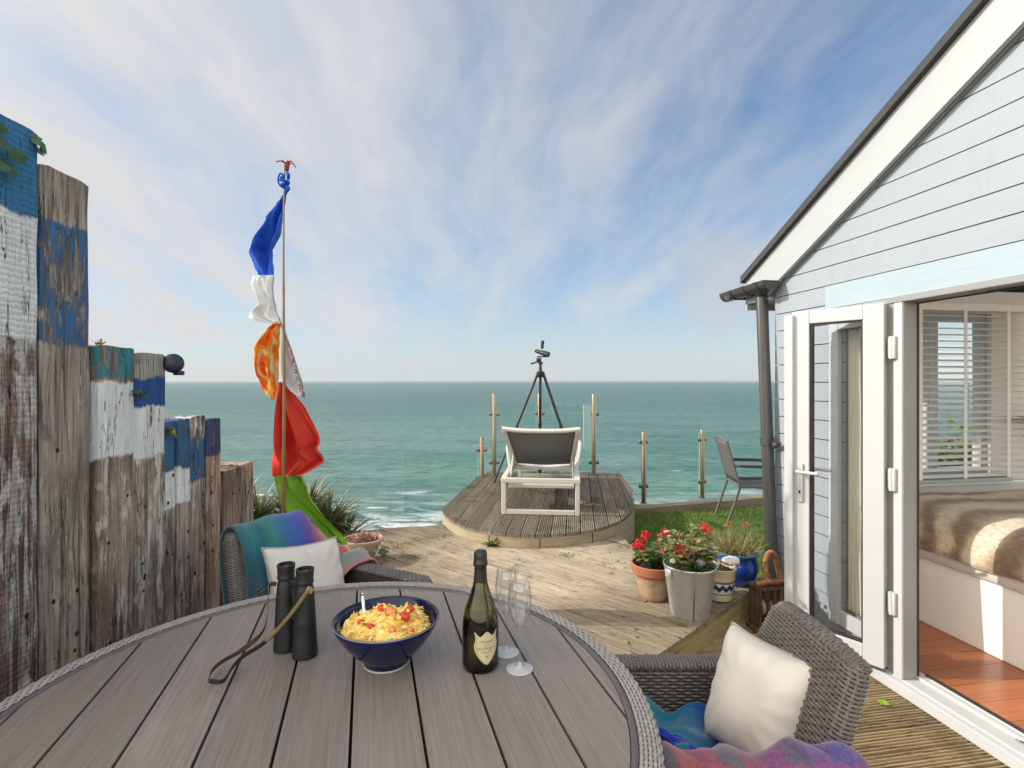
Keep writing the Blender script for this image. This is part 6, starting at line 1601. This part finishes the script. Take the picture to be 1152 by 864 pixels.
for (x, y) in ((437, 610), (470, 607), (455, 612), (459, 627), (466, 628), (446, 616), (500, 603), (640, 625)):
    for _ in range(60):
        p = G(x, y, ZU) + V((rnd.gauss(0, .05), rnd.gauss(0, .035), 0)); leaf(bm, tn, p, rdir(.2, 1), (0, 0, 1), rnd.uniform(.008, .022), .007, rt())
o = obj('deck_moss', bm, leafmat('deck_moss_leaf', (.09, .10, .025), (.22, .21, .07)), fix=False); setcol(o, 'tint', tn); tag(o, 'mossy green tufts sprouting between the boards of the upper deck', 'moss', kind='stuff')
fl_ = G(994, 793, .0); bm = B(); tn = []
for k in range(7): leaf(bm, tn, V((0, 0, .006)), V((math.cos(k * .9), math.sin(k * .9), .5)), (0, 0, 1), .026, .022, rt(), .3, .2)
o = obj('fallen_leaf', bm, leafmat('fallen_green', (.22, .42, .02), (.3, .5, .05)), loc=fl_, fix=False); setcol(o, 'tint', tn); tag(o, 'small bright green crumpled leaf lying on the ridged lower deck', 'leaf')
# ------------------------------------------------------------------ spiky plants beyond the fence
sp_m = leafmat('strap_leaf', (.035, .06, .02), (.14, .16, .055), dead=(.34, .28, .12), rough=.4, transl=.15)
def spiky(label, loc, hub, n, L, W_):
    t = thing('spiky_plant', label, 'plant', loc, 0, 'spiky plants beyond the fence'); bm = B(); tn = []
    for hb in hub:
        for _ in range(n):
            d = rdir(-.35, 1); l = L * rnd.uniform(.7, 1.1); leaf(bm, tn, V(hb) + d * .03, d, (0, 0, 1), l, W_ * rnd.uniform(.8, 1.2), rt(), rnd.uniform(.1, .5), .35, (.5, .9, 1, .85, .55, .0))
    o = obj('foliage', bm, sp_m, t, fix=False); setcol(o, 'tint', tn)
    bm = B()
    for hb in hub: tube(bm, smooth_path([(hb[0] * .4, hb[1] * .4, -.35), (hb[0] * .8, hb[1] * .8, hb[2] * .5), hb], 4), .035, 8)
    obj('trunk', bm, plain('spiky_trunk', (.12, .09, .06), .9, bump=.6), t)
spiky('dark spiky strap leaved plant right of the flag cane', (-1.62, 4.75, -.1), [(-.02, .0, .28), (-.25, .15, .42), (.1, .05, .12), (-.1, -.05, .2), (-.4, .1, .3)], 210, .40, .016)
spiky('yellowish spiky strap leaved plant between the fence end and the flag cane', (-2.15, 4.6, -.1), [(-.05, .0, .38), (.2, -.05, .22), (-.3, .1, .40), (.05, -.15, .1), (-.1, -.2, .25), (.35, .1, .35)], 210, .36, .016)
# shrub outside the bedroom window
bm = B(); tn = []
for _ in range(2600):
    d = rdir(-.3, 1); q = rnd.uniform(.5, 1) * (1 + .35 * nz(d.x * 2, d.y * 2, d.z * 2)); p = V((d.x * 1.0 * q, d.y * .4 * q, .35 + d.z * .75 * q)); leaf(bm, tn, p, rdir(-.3, 1), (0, 0, 1), .09, .045, rt(), .2, .2)
t = thing('garden_shrub', 'yellow green shrub outside, glimpsed through the bedroom blind', 'shrub', (4.25, 5.3, -.05))
o = obj('foliage', bm, leafmat('shrub_leaf', (.09, .14, .02), (.32, .34, .07)), t, fix=False); setcol(o, 'tint', tn)
bm = B()
for k in range(7): tube(bm, [(0, 0, -.1), (rnd.gauss(0, .3), rnd.gauss(0, .12), .5), (rnd.gauss(0, .6), rnd.gauss(0, .2), .8)], .015, 6)
obj('branches', bm, stem_m, t)
# wooden pulley block with orange rope ------------------------------------------------
pb_ = thing('pulley_block', 'old wooden ship pulley block with frayed orange rope by the downpipe', 'pulley block', (1.545, 3.20, 0), R(12))
pw = timber('pulley_wood', 61, (.04, .025, .015), (.22, .14, .08))
bm = B()
for k in range(5):
    x = -.092 + k * .046
    box(bm, (x, 0, .145), (.014, .13 - .02 * (k in (0, 4)), .27), bevel=.006)
box(bm, (0, 0, .018), (.22, .14, .036), bevel=.01); box(bm, (0, 0, .268), (.22, .12, .03), bevel=.01)
obj('wooden_cheeks', bm, pw, pb_, auto=40)
for k in range(4):
    bm = B(); lathe(bm, [(0, -.012), (.055, -.012), (.048, 0), (.055, .012), (0, .012)], 22, (-.069 + k * .046, 0, .15), M=Matrix.Rotation(R(90), 3, 'Y')); obj('sheave', bm, plain('worn_sheave', (.26, .2, .14), .6, var=.25), pb_, auto=40)
rope, T = newmat('orange_rope'); o = T.obj(); n = T.noise(o, 45, 5, .75); T.set(Base_Color=T.mix(T.step(n, .35, .65), (.14, .05, .025), (.46, .2, .10)), Roughness=.9, Normal=T.bump(n, 1, .006))
bm = B(); tube(bm, smooth_path([(.03, -.02, .285), (-.03, -.03, .32), (-.035, -.02, .42), (-.015, -.02, .465), (.02, -.02, .46), (.05, -.02, .38), (.06, -.03, .31), (.10, -.04, .285), (.12, -.05, .23), (.115, -.05, .16)], 6), .017, 9)
tube(bm, smooth_path([(-.1, -.03, .29), (-.05, -.06, .315), (.0, -.05, .30), (.06, -.06, .31), (.1, -.03, .29)], 5), .015, 8)
obj('rope', bm, rope, pb_)

# ================================================================== SKY, SUN, CAMERA
HAZE = 5e-5
EL, AZ = 31.0, 2.0
sun_dir = V((-math.cos(R(EL)) * math.cos(R(AZ)), math.cos(R(EL)) * math.sin(R(AZ)), math.sin(R(EL))))
world = bpy.data.worlds.new('World'); scn.world = world; world.use_nodes = True
wt = world.node_tree; wt.nodes.clear(); T = NT(wt)
sky = T.n('ShaderNodeTexSky', sky_type='NISHITA'); sky.sun_disc = False; sky.sun_elevation = R(EL); sky.sun_rotation = math.atan2(sun_dir.x, sun_dir.y)
sky.air_density = 1.0; sky.dust_density = .6; sky.ozone_density = 1.6
d = T.n('ShaderNodeTexCoord').outputs['Generated']; s = T.sep(d)
zz = T.math('ADD', T.math('MAXIMUM', s[2], 0.0), .16)
px, py = T.math('DIVIDE', s[0], zz), T.math('DIVIDE', s[1], zz)
warp = T.noise(T.comb(px, py, 0), .9, 3, .5, out=1); p0 = T.vmath('ADD', T.comb(px, py, 0), T.scale(T.vmath('SUBTRACT', warp, (.5, .5, .5)), (.55, .55, 0)))
th = R(-3); pr2 = T.n('ShaderNodeVectorRotate', rotation_type='Z_AXIS'); T.put(pr2.inputs['Vector'], p0); pr2.inputs['Angle'].default_value = th
cir = T.noise(T.scale(pr2.outputs[0], (1.7, .30, 1)), 1.6, 8, .56)
cir2 = T.noise(T.vmath('ADD', T.scale(pr2.outputs[0], (3.2, 1.3, 1)), (4, 2, 0)), 2.6, 6, .68)
cov = T.math('SUBTRACT', .62, T.math('MULTIPLY', T.step(s[0], -.6, .62), .66))        # the cirrus deck is thicker towards the west
m1 = T.math('ADD', T.math('ADD', T.math('MULTIPLY', cir, 1.45), T.math('MULTIPLY', cir2, .36)), cov)
mask = T.step(m1, .62, 1.62)
hz = T.math('POWER', T.math('SUBTRACT', 1.0, T.math('MAXIMUM', s[2], 0.0), clamp=True), 5.0)
mask = T.math('MAXIMUM', mask, T.math('MULTIPLY', hz, .86))
mask = T.math('MAXIMUM', mask, T.math('MULTIPLY', T.step(s[0], .74, .95), .8))  # unseen eastern cloud added to brighten the shaded side
# one soft cumulus bank low over the sea to the right
bx = V(((835 - CX) / F, 1, (CY - 318) / F)).normalized()
dd = T.n('ShaderNodeVectorMath', operation='DISTANCE'); T.put(dd.inputs[0], T.vmath('MULTIPLY', d, (1, 1, 1.15))); dd.inputs[1].default_value = (bx.x, bx.y, bx.z * 1.15)
cn = T.noise(d, 9, 7, .6, .4)
cum = T.step(T.math('ADD', T.math('SUBTRACT', .135, dd.outputs['Value']), T.math('MULTIPLY', T.math('SUBTRACT', cn, .5), .22)), -.01, .07)
skyc = T.mix(1.0, sky.outputs[0], (.58, .88, 1.06), 'MULTIPLY')
cl = T.mix(mask, skyc, (4.75, 4.78, 4.88)); cl = T.mix(T.math('MULTIPLY', cum, .6), cl, (4.1, 4.1, 4.2))
# sky brightened round the sun, plus unseen cloud added behind and east as fill
sd = T.n('ShaderNodeVectorMath', operation='DOT_PRODUCT'); T.put(sd.inputs[0], d); sd.inputs[1].default_value = sun_dir
glow = T.math('ADD', T.math('MULTIPLY', T.math('POWER', T.math('MAXIMUM', sd.outputs['Value'], 0.0), 14.0), 2.0), T.math('ADD', T.math('MULTIPLY', T.step(s[1], .15, -.5), 2.2), T.math('MULTIPLY', T.step(s[0], .74, .95), 1.6)))
cl = T.mix(1.0, cl, T.comb(T.math('ADD', T.math('MULTIPLY', glow, 1.35), 1.0), T.math('ADD', T.math('MULTIPLY', glow, 1.15), 1.0), T.math('ADD', T.math('MULTIPLY', glow, .85), 1.0)), 'MULTIPLY')
bg = T.n('ShaderNodeBackground'); T.put(bg.inputs[0], cl); bg.inputs[1].default_value = .10
wo = T.n('ShaderNodeOutputWorld'); wt.links.new(bg.outputs[0], wo.inputs[0])
ld_ = bpy.data.lights.new('sun', 'SUN'); ld_.energy = 2.9; ld_.angle = R(.6); ld_.color = (1, .95, .87)
so = bpy.data.objects.new('sun', ld_); COL.objects.link(so); so.rotation_euler = sun_dir.to_track_quat('Z', 'Y').to_euler(); so.location = (-6, 2, 8)
cam = bpy.data.cameras.new('camera'); cam.sensor_width = 36; cam.lens = F * 36 / 1152; cam.clip_start = .05; cam.clip_end = 60000; cam.shift_y = -4 / 1152
co = bpy.data.objects.new('camera', cam); COL.objects.link(co); co.location = (0, 0, CAMZ); co.rotation_euler = (R(90), 0, 0); scn.camera = co
bm = B(); box(bm, (0, 11960, -8), (47000, 23990, 74))
hm = bpy.data.materials.new('sea_haze'); hm.use_nodes = True; hm.node_tree.nodes.clear(); T = NT(hm.node_tree)
ho = T.n('ShaderNodeOutputMaterial'); hv = T.n('ShaderNodeVolumePrincipled'); hv.inputs['Color'].default_value = (.68, .74, .78, 1); hv.inputs['Density'].default_value = HAZE; hv.inputs['Anisotropy'].default_value = .2
T.t.links.new(hv.outputs[0], ho.inputs['Volume'])
tag(obj('haze', bm, hm, smooth=False), 'thin sea haze softening the horizon', 'haze', kind='stuff')
scn.render.engine = 'CYCLES'; scn.cycles.use_denoising = True
try: scn.cycles.denoiser = 'OPENIMAGEDENOISE'
except Exception: pass
scn.cycles.max_bounces = 10; scn.cycles.transmission_bounces = 10; scn.cycles.transparent_max_bounces = 16; scn.cycles.sample_clamp_indirect = 6; scn.cycles.caustics_refractive = False; scn.cycles.caustics_reflective = False
scn.view_settings.view_transform = 'Standard'; scn.view_settings.look = 'None'; scn.view_settings.exposure = .6; scn.view_settings.gamma = 1
